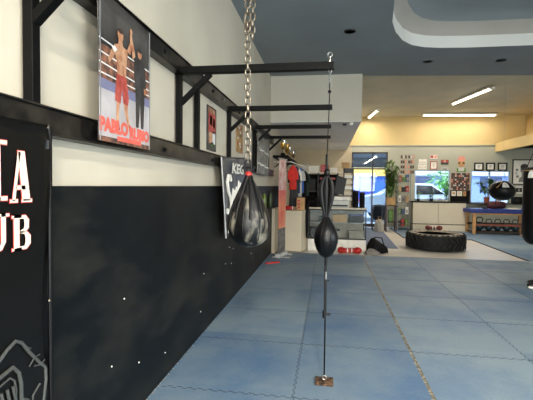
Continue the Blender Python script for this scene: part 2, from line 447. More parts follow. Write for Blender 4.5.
b.mat(0).box(8.32, XR, 9.4, YF, 3.2, 4.2)
for y in (10.5, 12, 13.5, 15): b.mat(1).box(7.42, XR, y, y+.08, 2.95, 3.08)
struct(b, 'wall_mezzanine', [M_yellow, M_black])
# door 1
M_bronze = mat('dark_bronze_aluminium', (52, 47, 44), .4, metal=.4)
b = MB()
for x0, x1 in ((2.17, 2.22), (3.46, 3.51), (2.93, 2.98)): b.box(x0, x1, YF-.02, YF+.07, 0, 2.87)
b.box(2.17, 3.51, YF-.02, YF+.07, 2.8, 2.87); b.box(2.17, 3.51, YF-.015, YF+.065, 2.2, 2.26); b.box(2.17, 3.51, YF-.015, YF+.065, 0, .12)
d1 = struct(b, 'door_1', M_bronze)
for k, (x0, x1) in enumerate(((2.22, 2.93), (2.98, 3.46))):
    MB().box(x0, x1, YF+.02, YF+.03, .12, 2.2).build('door_pane', M_glass, d1); MB().box(x0, x1, YF+.02, YF+.03, 2.26, 2.8).build('transom_pane', M_glass, d1)
b = MB().tube([(2.88, YF-.02, 1.0), (2.88, YF-.08, 1.0), (2.88, YF-.08, 1.3), (2.88, YF-.02, 1.3)], .012)
b.build('door_handle', M_steel, d1)
for nme, x0, x1, z0, z1 in (('window_1', 4.51, 5.76, 1.08, 2.18), ('window_2', 6.5, 7.83, 1.0, 2.17)):
    b = MB(); w = .03
    b.box(x0, x0+w, YF, YF+.08, z0, z1); b.box(x1-w, x1, YF, YF+.08, z0, z1); b.box(x0, x1, YF, YF+.08, z0, z0+w); b.box(x0, x1, YF, YF+.08, z1-w, z1)
    if nme == 'window_2': b.box(7.12, 7.17, YF, YF+.08, z0, z1)
    w_ = struct(b, nme, mat('window_frame_aluminium', (150, 160, 172), .4, metal=.5))
    MB().box(x0+w, x1-w, YF+.03, YF+.04, z0+w, z1-w).build('window_pane', M_glass, w_)
struct(MB().box(4.3, 8.4, YF-.32, YF, .97, 1.0), 'trim_4', M_black)

# ------------------------------------------------------------------ outside
struct(MB().box(-14, 34, YF+.15, 60, -.25, -.06), 'ground', mat('asphalt', (150, 160, 172), .9, var=.1, scale=5))
struct(MB().box(-14, 34, YF+.15, YF+2.4, -.06, -.02), 'pavement', mat('pale_concrete', (206, 208, 210), .85, var=.05))
b = MB().box(-2, 4.2, YF+.15, YF+3.2, 2.85, 3.1); b.box(-2, 4.2, YF+3.1, YF+3.25, 2.42, 3.1)
struct(b, 'canopy', mat('canopy_grey', (86, 90, 96), .7))
t = thing('storefront_building', (0, 31, -.06), 'long blue shop building with yellow fascia seen across the street', 'building')
MB().box(-8, 6.2, 31, 38, -.06, 2.35).build('wall', mat('bright_blue_render', (52, 92, 176), .7), t)
MB().box(-8.1, 6.3, 30.8, 38, 2.35, 2.95).build('fascia', mat('sunny_yellow', (240, 196, 90), .7), t)
MB().box(-8, 6.2, 31.2, 38, 2.95, 4.6).build('upper_wall', M_white, t)
for x in (-1.5, 1.2, 3.6): MB().box(x, x+1.1, 30.95, 31.0, .1, 2.0).build('shutter', mat('blue_shutter', (22, 60, 170), .6), t)
t = thing('office_building', (13, 34, -.06), 'dark slate office block across the street behind the parked cars', 'building')
MB().box(7.2, 24, 34, 42, -.06, 2.5).build('wall', mat('slate_render', (128, 146, 186), .8), t)
for k in range(6): MB().box(8+k*2.6, 9.6+k*2.6, 33.95, 34, 1.2, 2.4).build('window', mat('dark_glass', (44, 58, 92), .2), t)
MB().box(7.0, 24.2, 33.8, 42, 2.5, 2.75).build('roof_edge', M_lgrey, t)
def car(loc, rz, label, col):
    t = thing('car', loc, label, 'car', 'cars parked in the street'); ox, oy, oz = loc
    prof = [(-2.2, .35), (-2.25, .75), (-2.1, .95), (-1.35, 1.05), (-.7, 1.48), (.55, 1.5), (1.35, 1.05), (2.05, .95), (2.2, .6), (2.15, .35), (1.75, .3), (1.0, .3), (-1.0, .3), (-1.8, .3)]
    def Pt(x, z, y): return (ox+x, oy+y, oz+z)
    b = MB().prism([Pt(x, z, -.85) for x, z in prof], (0, 1.7, 0)); b.build('body', col, t, bevel=.07)
    g = [(-1.25, 1.08), (-.7, 1.4), (-.1, 1.42), (-.1, 1.06)]; g2 = [(-.02, 1.06), (-.02, 1.42), (.5, 1.42), (1.15, 1.08)]
    for s in (-.87, .86):
        for q in (g, g2): MB().prism([Pt(x, z, s) for x, z in q], (0, .012, 0)).build('side_window', M_dark, t)
    for x in (-1.4, 1.4):
        for y in (-.86, .66):
            w = MB().lathe([(.001, 0), (.2, 0), (.32, .02), (.34, .06), (.34, .16), (.32, .2), (.001, .2)], (ox+x, oy+y, oz+.34), 20, 'y').build('wheel', M_blackm, t)
            MB().lathe([(.001, -.012), (.19, -.01), (.2, .0)], (ox+x, oy+y, oz+.34), 16, 'y').build('hubcap', M_steel, w)
    MB().box(ox-2.3, ox-2.2, oy-.7, oy+.7, oz+.4, oz+.6).build('bumper', col, t); MB().box(ox+2.15, ox+2.25, oy-.75, oy-.4, oz+.65, oz+.8).build('headlamp', M_red, t)
    t.rotation_euler = (0, 0, rz); t.scale = (1.1, 1.05, 1.2); return t
M_car = mat('pale_silver_car_paint', (200, 214, 230), .25, metal=.2, var=.03)
car((5.2, 20.2, -.06), PI, 'pale silver car parked outside, seen through the glass door and left window', M_car)
c2 = car((12.2, 21.0, -.06), 0, 'white car parked outside, seen through the windows right of the silver one', mat('white_car_paint', (226, 232, 240), .25, var=.02))
t = thing('street_tree', (8.3, 25, -.06), 'leafy green street tree outside the window over the desk', 'tree')
MB().tube([(8.3, 25, -.06), (8.35, 25, 1.2), (8.25, 25.1, 2.2)], [.1, .08, .05]).build('trunk', M_dwood, t)
b = MB(); rr = random.Random(2)
for i in range(420):
    d = Vector((rr.gauss(0, 1), rr.gauss(0, 1), rr.gauss(0, .8))).normalized()*rr.uniform(.3, 1); p = Vector((8.3+d.x*1.2, 25+d.y*1.0, 2.2+d.z*.95))
    b.leaf(p, (d.x+rr.uniform(-.4, .4), d.y, d.z+.1), rr.uniform(.22, .36), .16, .3, n=2)
b.build('crown', mat('tree_green', (120, 196, 70), .6, rgb2=(80, 150, 56), scale=3), t)

# ------------------------------------------------------------------ fluorescent lamps
def tube_lamp(a, c, power, label, group=None):
    a, c = Vector(a), Vector(c); mid = (a+c)/2
    t = thing('fluorescent_lamp', (mid.x, mid.y, mid.z), label, 'ceiling light', group)
    d = (c-a).normalized(); L_ = (c-a).length
    MB().bar(a, c, .16, .05).build('housing', M_white, t, bevel=.008)
    dz = Vector((0, 0, -.045))
    MB().tube([a+dz+d*.04, c+dz-d*.04], .026, 10).build('tube', M_lampw, t)
    for p in (a, c): MB().bar(p+dz*.6-d*.01, p+dz*.6+d*.05, .1, .08).build('end_cap', M_white, t, bevel=.005)
    ld = D.lights.new('lamp_light', 'AREA'); ld.shape = 'RECTANGLE'; ld.size = L_; ld.size_y = .12; ld.energy = power; ld.color = (1, .93, .82) if a.y < 5 else (1, .90, .76)
    lo = D.objects.new('lamp_light', ld); COL.objects.link(lo); lo.parent = t; lo.location = (0, 0, -.085)
    lo.rotation_euler = (0, 0, math.atan2(d.y, d.x)); return t
tube_lamp((4.56, 15.1, 4.16), (7.1, 15.3, 4.16), FAR_W*.42, 'long glowing tube lamp on the far ceiling, level and parallel to the front wall')
tube_lamp((5.04, 13.18, 4.16), (5.42, 11.2, 4.16), FAR_W, 'slanting glowing tube lamp on the far ceiling, nearest to the grey ceiling edge')
tube_lamp((2.75, 15.5, 4.16), (2.9, 14.0, 4.16), FAR_W*.45, 'small glowing tube lamp above the glass entrance door')
for k, (x, y) in enumerate(((4.85, -.9), (4.85, -4.0), (4.85, -7.1), (4.85, -10.2), (1.9, -2.2), (1.9, -7.0))):
    tube_lamp((x, y-1.1, 3.92), (x, y+1.1, 3.92), NEAR_W*(1.0 if k not in (4,) else 1.0), 'tube lamp on the rear half of the grey ceiling', 'tube lamps on the grey ceiling')

# recessed fittings in the grey ceiling
for x, y, lab, mt in ((1.58, 6.4, 'dark recessed downlight in the grey ceiling left of the cove', M_black), (4.45, 8.17, 'dark recessed downlight below the curved cove edge, right of the blank plate', M_black), (3.12, 8.08, 'greyish round blank plate in the grey ceiling under the cove corner', mat('plate_grey', (96, 100, 102), .6))):
    t = thing('recessed_downlight', (x, y, ZC-.012), lab, 'ceiling light')
    MB().lathe([(.07, .0), (.085, 0), (.09, .012), (.07, .012), (.07, 0)], (x, y, ZC-.012), 20).build('trim_ring', mt, t)
    MB().lathe([(.001, .004), (.07, .004), (.07, .011), (.001, .011)], (x, y, ZC-.012), 16).build('baffle', mt, t)
for x, lab in ((1.62, 'left of two small dark domes on the loft front edge'), (1.76, 'right of two small domes on the loft front edge')):
    t = thing('dome_detector', (x, 9.0, 2.94), lab, 'detector'); mt = M_black if x < 1.7 else M_white
    MB().lathe([(.05, -.0), (.05, -.02), (.035, -.05), (.001, -.06)][::-1], (x, 9.0, 2.94), 14).build('dome', mt, t)
    MB().lathe([(.055, -.008), (.055, 0)], (x, 9.0, 2.94), 14).build('base', M_white, t)

# ------------------------------------------------------------------ steel rack on the wall
M_rack = mat('satin_black_steel', (8, 8, 7), .55, metal=.0, var=.4, scale=14, spec=.14)
rack = thing('heavy_bag_rack', (0.03, 3.3, 1.8), 'long black steel wall rack with arms reaching out over the mats', 'rack')
def channel(z0, z1, y0, y1, name):
    b = MB(); b.box(.0, .062, y0, y1, z0+.012, z1-.008); b.box(.0, .078, y0, y1, z1-.008, z1); b.box(.0, .078, y0, y1, z0, z0+.012)
    return b.build(name, M_rail, rack, bevel=.002)
M_rail = mat('scuffed_rail_steel', (13, 12, 11), .38, rgb2=(60, 56, 48), scale=6, detail=9, lo=.48, hi=.75, spec=.35)
channel(1.757, 1.885, -1.5, 9.0, 'bottom_rail'); channel(2.47, 2.606, -1.5, 9.0, 'top_rail')
ARMS = [1.545, 3.245, 4.97, 6.70, 8.30]; ZA = [2.5, 2.5, 2.51, 2.53, 2.55]
for y in ARMS+[3.71]:
    MB().box(.013, .06, y-.024, y+.024, 1.76, 2.59).build('post', M_rack, rack, bevel=.003)
MB().box(.013, .063, -.2, -.15, 1.805, 2.6).build('post', M_rack, rack, bevel=.003)
for y, z in zip(ARMS, ZA):
    a = MB().box(.06, 1.315, y-.03, y+.03, z-.03, z+.03).build('arm', M_rack, rack, bevel=.004)
    MB().bar((.05, y, z-.27), (.31, y, z-.03), .04, .045, (0, 1, 0)).build('brace', M_rack, rack, bevel=.003)
    MB().box(1.315, 1.322, y-.028, y+.028, z-.028, z+.028).build('end_cap', M_dark, a)
for z in (1.81, 2.54):
    y = -.9
    while y < 8.9:
        if min(abs(y-q) for q in ARMS+[3.71]) > .08:
            MB().lathe([(.001, .02), (.009, .02), (.015, .015), (.015, .004), (.022, .004), (.022, 0)], (.062, y, z), 6, 'x').build('bolt', M_steel if int(y*10) % 3 == 0 else M_black, rack)
        y += .42
for k, y in enumerate(ARMS[1:3]):
    MB().tube([(1.285, y, 2.53), (1.285, y, 2.575)], .008).tube([(1.285+.018*math.cos(a), y, 2.59+.018*math.sin(a)) for a in [i*PI/5 for i in range(10)]], .005, 6, closed=True).build('eye_bolt', M_steel, rack)

# ------------------------------------------------------------------ chain and teardrop bag
def link_mesh(loc, rot, L_=.062, Wd=.036, r=.0055):
    pts = []
    for i in range(8): a = PI*i/7; pts.append((Wd/2*math.cos(a), 0, (L_/2-Wd/2)+Wd/2*math.sin(a)))
    for i in range(8): a = PI+PI*i/7; pts.append((Wd/2*math.cos(a), 0, -(L_/2-Wd/2)+Wd/2*math.sin(a)))
    M = Matrix.Rotation(rot, 3, 'Z'); return [M @ Vector(p)+Vector(loc) for p in pts], r
def chain(x, y, z0, z1, label, dx=0., scale=1., name='steel_chain'):
    t = thing(name, (x, y, z0), label, 'chain'); step = .05*scale; n = int((z1-z0)/step); base = []
    for k in range(2):
        pts, r = link_mesh((x, y, z0), k*PI/2, .062*scale, .036*scale, .0055*scale); b = MB().tube(pts, r, 6, closed=True)
        base.append(b.build('link', M_chain, t))
    step = (z1-z0-.06*scale)/(n-1)
    for i in range(n):
        o = base[i] if i < 2 else base[i % 2].copy()
        if i >= 2: COL.objects.link(o); o.parent = t
        o.location = (dx*i/n, 0, .031*scale+i*step)
    return t
ch = chain(.702, 2.9, 1.735, 3.95, 'heavy steel chain running from the grey ceiling down to the worn teardrop bag', dx=-.03)
b = MB().tube([(.69+.022*math.cos(a), 2.9, 2.74+.075*math.sin(a)) for a in [i*PI/7 for i in range(14)]], .007, 6, closed=True)
b.build('carabiner', M_chain, ch)
pts = [(.725, 2.9, 2.86-.045*i) for i in range(6)]
for i, p in enumerate(pts):
    q, r = link_mesh(p, (i % 2)*PI/2, .055, .034, .005); MB().tube(q, r, 6, closed=True).build('link', M_chain, ch)
tb = thing('teardrop_bag', (.715, 2.9, 1.09), 'worn black leather teardrop punching bag patched with silver tape, hanging on the heavy chain', 'punching bag')
M_worn = mat('worn_taped_leather', (10, 10, 11), .42, rgb2=(150, 144, 128), scale=8, detail=9, bump=.9, lo=.54, hi=.74, spec=.4)
N_, L_n = M_worn.node_tree.nodes, M_worn.node_tree.links
mpn = N_.new('ShaderNodeMapping'); mpn.inputs['Scale'].default_value = (1.6, 1.6, .55)
tcn = [q for q in N_ if q.type == 'TEX_COORD'][0]; non = [q for q in N_ if q.type == 'TEX_NOISE'][0]
L_n.new(tcn.outputs['Object'], mpn.inputs[0]); L_n.new(mpn.outputs[0], non.inputs['Vector'])
prof = [(.001, 0), (.03, .003), (.07, .014), (.11, .038), (.14, .078), (.155, .125), (.158, .17), (.15, .225), (.13, .29), (.103, .355), (.074, .415), (.045, .475), (.022, .52), (.001, .525)]
b = MB(); n = 48; vs = []; fs = []
for r, h in prof:
    for j in range(n):
        a = 2*PI*j/n; q = 1+(.02*math.cos(8*a)*(1 if r > .05 else .3)); vs.append((.715+r*q*math.cos(a), 2.9+r*q*math.sin(a), 1.09+h))
for i in range(len(prof)-1):
    for j in range(n): fs.append((i*n+j, i*n+(j+1) % n, (i+1)*n+(j+1) % n, (i+1)*n+j))
b._add(vs, fs); b.build('body', M_worn, tb, smooth=180, sub=1)
M_strap = mat('black_webbing', (9, 9, 10), .5, spec=.3)
prof_r = lambda h: next(((p0[0]+(p1[0]-p0[0])*(h-p0[1])/(p1[1]-p0[1])) for p0, p1 in zip(prof, prof[1:]) if p0[1] <= h <= p1[1]), .01)
for a in (-150, -118, -75, -40):
    a = math.radians(a); pts = []
    for i in range(12):
        h = .22+.31*i/11; r = prof_r(min(h, .52))+.004; pts.append((.715+r*math.cos(a), 2.9+r*math.sin(a), 1.09+h))
    MB().tube(pts, .009, 6).build('strap', M_strap, tb)
for a in (-135, -95, -50):
    a = math.radians(a); pts = [(.715+(prof_r(h)+.001)*math.cos(a), 2.9+(prof_r(h)+.001)*math.sin(a), 1.09+h) for h in [.02+.48*i/16 for i in range(17)]]
    MB().tube(pts, .003, 5).build('seam', M_black, tb)
MB().lathe([(.02, 0), (.026, .01), (.026, .03), (.018, .045)], (.708, 2.9, 1.605), 14).build('red_tape', M_red, tb)
b = MB().tube([(.68, 2.9, 1.64), (.675, 2.9, 1.69), (.69, 2.9, 1.735), (.715, 2.9, 1.735), (.728, 2.9, 1.69), (.722, 2.9, 1.64)], .009, 8)
b.tube([(.66, 2.9, 1.68), (.745, 2.9, 1.68)], .008, 8); b.ball((.75, 2.9, 1.68), .014, 8); b.build('shackle', M_dark, tb)
# ------------------------------------------------------------------ double end bag
db = thing('double_end_bag', (1.284, 3.18, .98), 'glossy black double-end striking ball on long loops, hung from the nearest full arm', 'striking ball')
prof2 = [(.001, 0), (.02, .005), (.05, .025), (.078, .07), (.094, .125), (.096, .165), (.085, .215), (.062, .26), (.036, .3), (.02, .33), (.001, .335)]
MB().lathe(prof2, (1.28, 3.2, .98), 28).build('body', M_leather, db, smooth=180)
for a in range(0, 360, 45):
    a = math.radians(a+22); MB().tube([(1.28+(r+.0008)*math.cos(a), 3.2+(r+.0008)*math.sin(a), .98+h) for r, h in prof2[1:-1]], .0016, 4).build('seam', M_black, db)
for sx_, w in ((-.04, .0), (.036, .0), (-.006, .01)):
    pts = [(1.279+sx_*1.15*(max(0, math.sin(PI*t**1.9))**.6), 3.2-(.012 if sx_ else -.01), 1.25+.38*t) for t in [i/16 for i in range(17)]]
    MB().tube(pts, [.009+.013*math.sin(PI*(t/16)**1.7) for t in range(17)], 8).build('rubber_loop', M_strap, db)
MB().ball((1.278, 3.2, 1.655), .024, 12, 1.4).build('swivel_knot', M_leather, db)
MB().tube([(1.276, 3.2, 1.67), (1.276, 3.22, 1.8)], .011, 8).build('upper_strap', M_strap, db)
b = MB().tube([(1.276, 3.22, 1.79), (1.285, 3.235, 2.12), (1.288, 3.245, 2.38)], .0045, 6); b.build('upper_cord', M_blackm, db)
b = MB()
for k in range(5):
    q, r = link_mesh((1.288, 3.245, 2.355+.028*k), (k % 2)*PI/2, .036, .022, .0035); b.tube(q, r, 6, closed=True)
b.build('hanging_chain', M_steel, db)
MB().ball((1.288, 3.244, 2.30), .015, 8).build('cord_knot', M_dark, db)
MB().box(1.27, 1.292, 3.19, 3.2, .52, .93).build('lower_strap', M_strap, db, bevel=.002)
MB().tube([(1.281, 3.2, .985), (1.281, 3.2, .92)], .012, 8).build('lower_neck', M_strap, db)
MB().tube([(1.283, 3.19, .87), (1.283, 3.19, .81)], .009, 8).build('clip', M_steel, db)
b = MB().tube([(1.28, 3.19, .8), (1.31, 3.19, .8)], .005, 6); b.tube([(1.28, 3.19, .53), (1.325, 3.19, .53)], .011, 8); b.tube([(1.275, 3.19, .5), (1.275, 3.19, .56)], .014, 8); b.build('buckle', M_dark, db)
MB().tube([(1.283, 3.19, .54), (1.284, 3.16, .04)], .007, 6).build('lower_cord', M_blackm, db)
fp = thing('floor_anchor', (1.285, 3.14, 0), 'rusty brown square anchor plate on the mats under the striking ball', 'anchor plate')
MB().box(1.215, 1.355, 3.08, 3.2, 0, .018).build('plate', M_rust, fp, bevel=.002)
for x in (1.235, 1.335):
    for y in (3.1, 3.18): MB().lathe([(.008, 0), (.008, .006)], (x, y, .018), 6).build('bolt', M_rust, fp)
MB().tube([(1.285+.016*math.cos(a), 3.15, .034+.016*math.sin(a)) for a in [i*PI/5 for i in range(10)]], .0045, 6, closed=True).build('eye', M_steel, fp)

# ------------------------------------------------------------------ club banner at the left edge
XB = .11
gb = thing('club_banner', (XB, .95, .12), 'large black vinyl club banner with white red-outlined capitals hung on the lower rail', 'banner')
def bf(u, v):
    y = .25+u*1.31; z = .15+v*1.645
    fold = .003*math.sin(u*19+v*3)+.010*math.exp(-((1-u)*13)**2)*math.sin(v*9)+.06*max(0, v-.93)*math.sin((1-u)*34)
    dd = math.hypot((1-u)*1.31, (1-v)*1.645); aa = math.atan2(1-v, (1-u)*.8+1e-6)
    fold += .012*math.sin(aa*13)*math.exp(-dd*5)*min(1, dd*12)*(1 if dd < .22 else max(0, 1-(dd-.22)*8))
    return (XB-.004+fold-.012, y, z-.0*u)
MB().grid(bf, 40, 30, (-.002, 0, 0)).build('sheet', mat('black_vinyl_banner', (9, 9, 8), .36, var=.25, scale=3, bump=.25, spec=.3), gb, smooth=180)
MB().tube([(XB-.01, 1.562, .15), (XB-.01, 1.566, 1.8)], .006, 8).build('hem', M_black, gb)
MB().tube([(XB-.03, 1.59, .1), (XB-.03, 1.595, 1.795)], .01, 8).build('edge_pole', M_blackm, gb)
for z in (1.785, 1.04): MB().lathe([(.001, .004), (.004, .004), (.006, 0)], (XB-.004, 1.552, z), 10, 'x').build('grommet', M_chain, gb)
M_let = mat('cream_print', (222, 206, 190), .55, var=.03); M_out = mat('red_outline_print', (190, 70, 66), .55)
def slab_letter(mb, polys, y0, y1, z0, z1, x, grow=0.):
    for poly in polys:
        cy = sum(p[0] for p in poly)/len(poly); cz = sum(p[1] for p in poly)/len(poly)
        pts = []
        for u, v in poly:
            y = y0+u*(y1-y0); z = z0+v*(z1-z0)
            if grow:
                Y, Z = y0+cy*(y1-y0), z0+cz*(z1-z0); dy, dz = y-Y, z-Z
                y += grow*(1 if dy > 0 else -1); z += grow*(1 if dz > 0 else -1)
            pts.append((x, y, z))
        mb.prism(pts, (.0012, 0, 0))
LET = {
 'I': [[(.25, 0), (.75, 0), (.75, 1), (.25, 1)], [(.02, 0), (.98, 0), (.98, .07), (.02, .07)], [(.02, .93), (.98, .93), (.98, 1), (.02, 1)]],
 'A': [[(.1, .03), (.22, .03), (.48, .98), (.36, .98)], [(.56, .03), (.92, .03), (.66, 1), (.36, 1)], [(.24, .25), (.7, .25), (.68, .33), (.27, .33)], [(0, 0), (.34, 0), (.34, .06), (0, .06)], [(.52, 0), (1, 0), (1, .06), (.52, .06)]],
 'B': [[(.1, .0), (.38, .0), (.38, 1), (.1, 1)], [(0, 0), (.5, 0), (.5, .07), (0, .07)], [(0, .93), (.5, .93), (.5, 1), (0, 1)],
       [(.38, .9), (.62, .9), (.66, .82), (.66, .68), (.62, .6), (.38, .55), (.38, .48), (.7, .5), (.9, .62), (.92, .85), (.72, 1), (.38, 1)],
       [(.38, .1), (.66, .1), (.72, .2), (.72, .34), (.66, .45), (.38, .48), (.38, .55), (.78, .52), (1, .38), (1, .14), (.76, 0), (.38, 0)]],
 'U': [[(.12, .25), (.42, .2), (.42, 1), (.12, 1)], [(.68, .25), (.84, .25), (.84, 1), (.68, 1)], [(.0, .93), (.54, .93), (.54, 1), (.0, 1)], [(.56, .93), (.98, .93), (.98, 1), (.56, 1)],
       [(.12, .25), (.24, .06), (.48, 0), (.7, .06), (.84, .25), (.68, .25), (.6, .12), (.46, .12), (.42, .25)]]}
for mt, gr, xx, nm in ((M_out, .003, XB-.009, 'letter_outline'), (M_let, 0, XB-.0075, 'lettering')):
    b = MB()
    slab_letter(b, LET['A'], 1.345, 1.458, 1.472, 1.672, xx, gr); slab_letter(b, LET['I'], 1.2, 1.335, 1.482, 1.705, xx, gr)
    slab_letter(b, LET['B'], 1.353, 1.448, 1.286, 1.421, xx, gr); slab_letter(b, LET['U'], 1.215, 1.343, 1.292, 1.432, xx, gr)
    b.build(nm, mt, gb, smooth=0)
M_glovep = mat('grey_line_print', (66, 69, 67), .6, spec=.2)
b = MB()
def stroke(pts, r): b.tube([(XB-.012, y, z) for y, z in pts], r, 8)
stroke([(1.1, .70), (1.16, .79), (1.28, .88), (1.33, .915), (1.37, .932), (1.40, .915), (1.44, .86), (1.50, .79), (1.534, .755), (1.536, .70), (1.52, .62), (1.5, .5), (1.46, .38)], .007)
stroke([(1.2, .80), (1.30, .825), (1.355, .835), (1.385, .80), (1.396, .75), (1.396, .69), (1.43, .665), (1.445, .60), (1.45, .5)], .008)
stroke([(1.2, .76), (1.29, .79), (1.34, .80), (1.362, .78), (1.37, .74), (1.37, .69), (1.33, .66), (1.24, .63)], .004)
for k in range(4): stroke([(1.27+.028*k, .76), (1.285+.028*k, .69)], .006)
stroke([(1.42, .895), (1.44, .875), (1.45, .872)], .003); stroke([(1.44, .80), (1.47, .825), (1.50, .825)], .003); stroke([(1.47, .79), (1.5, .78), (1.53, .79)], .003)
stroke([(1.46, .5), (1.45, .6), (1.46, .67), (1.5, .7)], .004); stroke([(1.1, .7), (1.08, .55), (1.12, .4), (1.3, .3), (1.46, .38)], .007)
b.build('glove_drawing', M_glovep, gb)

# ------------------------------------------------------------------ boxer poster
pb = thing('boxing_poster', (.1, 2.235, 1.776), 'tall poster of a boxer in red shorts raising his arm, over both rails', 'poster')
PY0, PY1, PZ0, PZ1 = 1.936, 2.536, 1.776, 2.545
MB().grid(lambda u, v: (.1+.004*math.sin(u*5+v*4), PY0+u*(PY1-PY0), PZ0+v*(PZ1-PZ0)+.03*(1-u)*(v > .99)), 10, 12, (-.002, 0, 0)).build('sheet', mat('poster_grey_print', (48, 45, 43), .4, rgb2=(84, 80, 76), scale=5), pb, smooth=180)
def pp(u, v): return (PY0+u*(PY1-PY0), PZ0+v*(PZ1-PZ0))
M_skin = mat('skin_print', (206, 162, 126), .6, rgb2=(166, 104, 72), scale=16); M_redp = mat('red_print', (186, 84, 72), .6, rgb2=(150, 56, 48), scale=20); M_matp = mat('pale_canvas_print', (176, 170, 170), .6); M_blp = mat('black_print', (30, 30, 32), .5, rgb2=(64, 62, 60), scale=12); M_crowd = mat('crowd_print', (150, 100, 76), .6, rgb2=(48, 42, 42), scale=24); M_whp = mat('white_print', (226, 222, 216), .6); M_hair = mat('brown_hair_print', (64, 46, 36), .6); M_purp = mat('blue_mat_print', (120, 120, 150), .6)
b = MB()
def pol(pts, k, dx): b.mat(k)._add([(.1062+dx*1.0, *pp(u, v)) for u, v in pts], [tuple(range(len(pts)))])
def ell(u, v, ru, rv, k, dx, n=14): pol([(u+ru*math.cos(2*PI*i/n), v+rv*math.sin(2*PI*i/n)) for i in range(n)], k, dx)
pol([(0, .0), (1, 0), (1, .42), (0, .42)], 2, .0); pol([(0, .42), (1, .42), (1, .66), (0, .66)], 4, 0); pol([(0, .36), (1, .36), (1, .43), (0, .43)], 7, .0003)
for v0, v1 in ((.69, .66), (.6, .57), (.53, .5), (.46, .455)): pol([(0, v0), (1, v1), (1, v1+.01), (0, v0+.01)], 5, .0006)
pol([(0, .0), (1, 0), (1, .035), (0, .035)], 4, .0003)
# boxer
ell(.36, .80, .055, .04, 0, .0016); ell(.36, .832, .05, .018, 6, .002)
pol([(.33, .77), (.39, .77), (.41, .73), (.49, .72), (.5, .69), (.47, .6), (.46, .5), (.3, .5), (.29, .6), (.24, .68), (.25, .71), (.32, .73)], 0, .0012)
pol([(.47, .72), (.55, .70), (.6, .82), (.575, .87), (.54, .86), (.545, .8), (.5, .74)], 0, .0016); ell(.565, .885, .028, .022, 0, .0018)
pol([(.25, .71), (.2, .66), (.14, .58), (.17, .56), (.24, .62), (.28, .66)], 0, .0016); pol([(.2, .68), (.26, .70), (.3, .68), (.25, .65)], 5, .002)
pol([(.29, .51), (.47, .51), (.52, .36), (.50, .30), (.41, .31), (.39, .42), (.36, .3), (.26, .31), (.26, .36)], 1, .0018)
pol([(.29, .31), (.35, .31), (.33, .22), (.33, .13), (.28, .13), (.28, .22)], 0, .0012); pol([(.42, .31), (.5, .31), (.5, .24), (.55, .14), (.51, .13), (.45, .22)], 0, .0012)
pol([(.28, .16), (.33, .16), (.35, .1), (.27, .1)], 1, .0018); pol([(.51, .16), (.55, .16), (.6, .1), (.54, .09)], 1, .0018)
# referee
ell(.75, .755, .045, .035, 0, .0016); ell(.75, .785, .045, .018, 3, .002)
pol([(.66, .71), (.83, .71), (.88, .66), (.9, .5), (.86, .42), (.84, .16), (.78, .16), (.76, .36), (.73, .16), (.67, .16), (.66, .42), (.63, .56), (.62, .66)], 3, .0012)
pol([(.6, .68), (.57, .8), (.6, .82), (.66, .72)], 0, .0014); pol([(.84, .5), (.9, .5), (.9, .45), (.85, .45)], 0, .0016)
b.build('printed_picture', [M_skin, M_redp, M_matp, M_blp, M_crowd, M_whp, M_hair, M_purp], pb, smooth=0)
b = MB().text('PABLO', (.1085, *pp(.25, .075)), .098, RW, .0004, 1.0, bold=.006); b.text('RUBIO', (.1085, *pp(.75, .065)), .088, RW, .0004, 1.0, bold=.006)
b.box(.108, .109, *sorted((pp(.3, 0)[0], pp(.78, 0)[0])), pp(0, .02)[1], pp(0, .055)[1])
b.build('lettering', mat('coral_red_lettering', (214, 96, 82), .6), pb, smooth=0)
b = MB(); 
for y in (PY0+.01, PY1-.01): b.box(.104, .11, y-.003, y+.003, PZ0, PZ1)
b.build('side_edge', M_grey, pb)
# ------------------------------------------------------------------ small wall posters
t = thing('fight_poster', (.015, 4.27, 1.93), 'narrow red and dark fight poster on the white wall between two rack posts', 'poster')
MB().box(.002, .015, 4.12, 4.45, 1.925, 2.40).build('sheet', M_blp, t)
b = MB(); q = .0158
def rect(y0, y1, z0, z1, k): b.mat(k).box(.015, q, y0, y1, z0, z1)
rect(4.15, 4.42, 2.12, 2.33, 1); rect(4.17, 4.3, 2.0, 2.12, 0); rect(4.3, 4.41, 2.0, 2.14, 2); rect(4.2, 4.28, 2.2, 2.3, 0); rect(4.32, 4.39, 2.18, 2.28, 0); rect(4.24, 4.34, 1.96, 2.02, 3)
for k in range(5): rect(4.15+.055*k, 4.18+.055*k, 2.33, 2.38, 0)
b.build('printed_picture', [M_skin, M_redp, M_whp, M_green], t)
t = thing('gold_poster', (.015, 5.7, 2.02), 'small gold and cream poster on the white wall left of the hanging chain', 'poster')
MB().box(.002, .014, 5.49, 5.9, 2.02, 2.43).build('sheet', mat('gold_print', (188, 148, 88), .6, rgb2=(120, 84, 50), scale=14), t)
b = MB(); rr = random.Random(5)
for k in range(14): y = rr.uniform(5.52, 5.8); z = rr.uniform(2.05, 2.38); b.mat(k % 3).box(.014, .015, y, y+.07, z, z+.03)
b.build('printed_picture', [M_whp, M_hair, M_redp], t)
t = thing('hanging_shirt_display', (.1, 7.3, 1.75), 'grey wrapped shirt with white bands hung between the rack posts near the far arms', 'shirt')
MB().grid(lambda u, v: (.105+.02*math.sin(u*17+2*v)*(.4+.6*(1-v)), 6.62+u*1.38, 1.74+.02*math.sin(u*9)+v*.7), 30, 16, (-.012, 0, 0)).build('cloth', mat('smoky_grey_cloth', (88, 86, 80), .5, rgb2=(140, 137, 128), scale=9, bump=.3), t, smooth=180)
b = MB()
for z, h in ((1.86, .028), (2.12, .025)): b.grid(lambda u, v: (.117+.02*math.sin(u*17+2*(z-1.75)/.7)*(.4+.6*(1-(z-1.75)/.7)), 6.64+u*1.33, z+.05*(1-u)+v*h), 30, 1, (-.002, 0, 0))
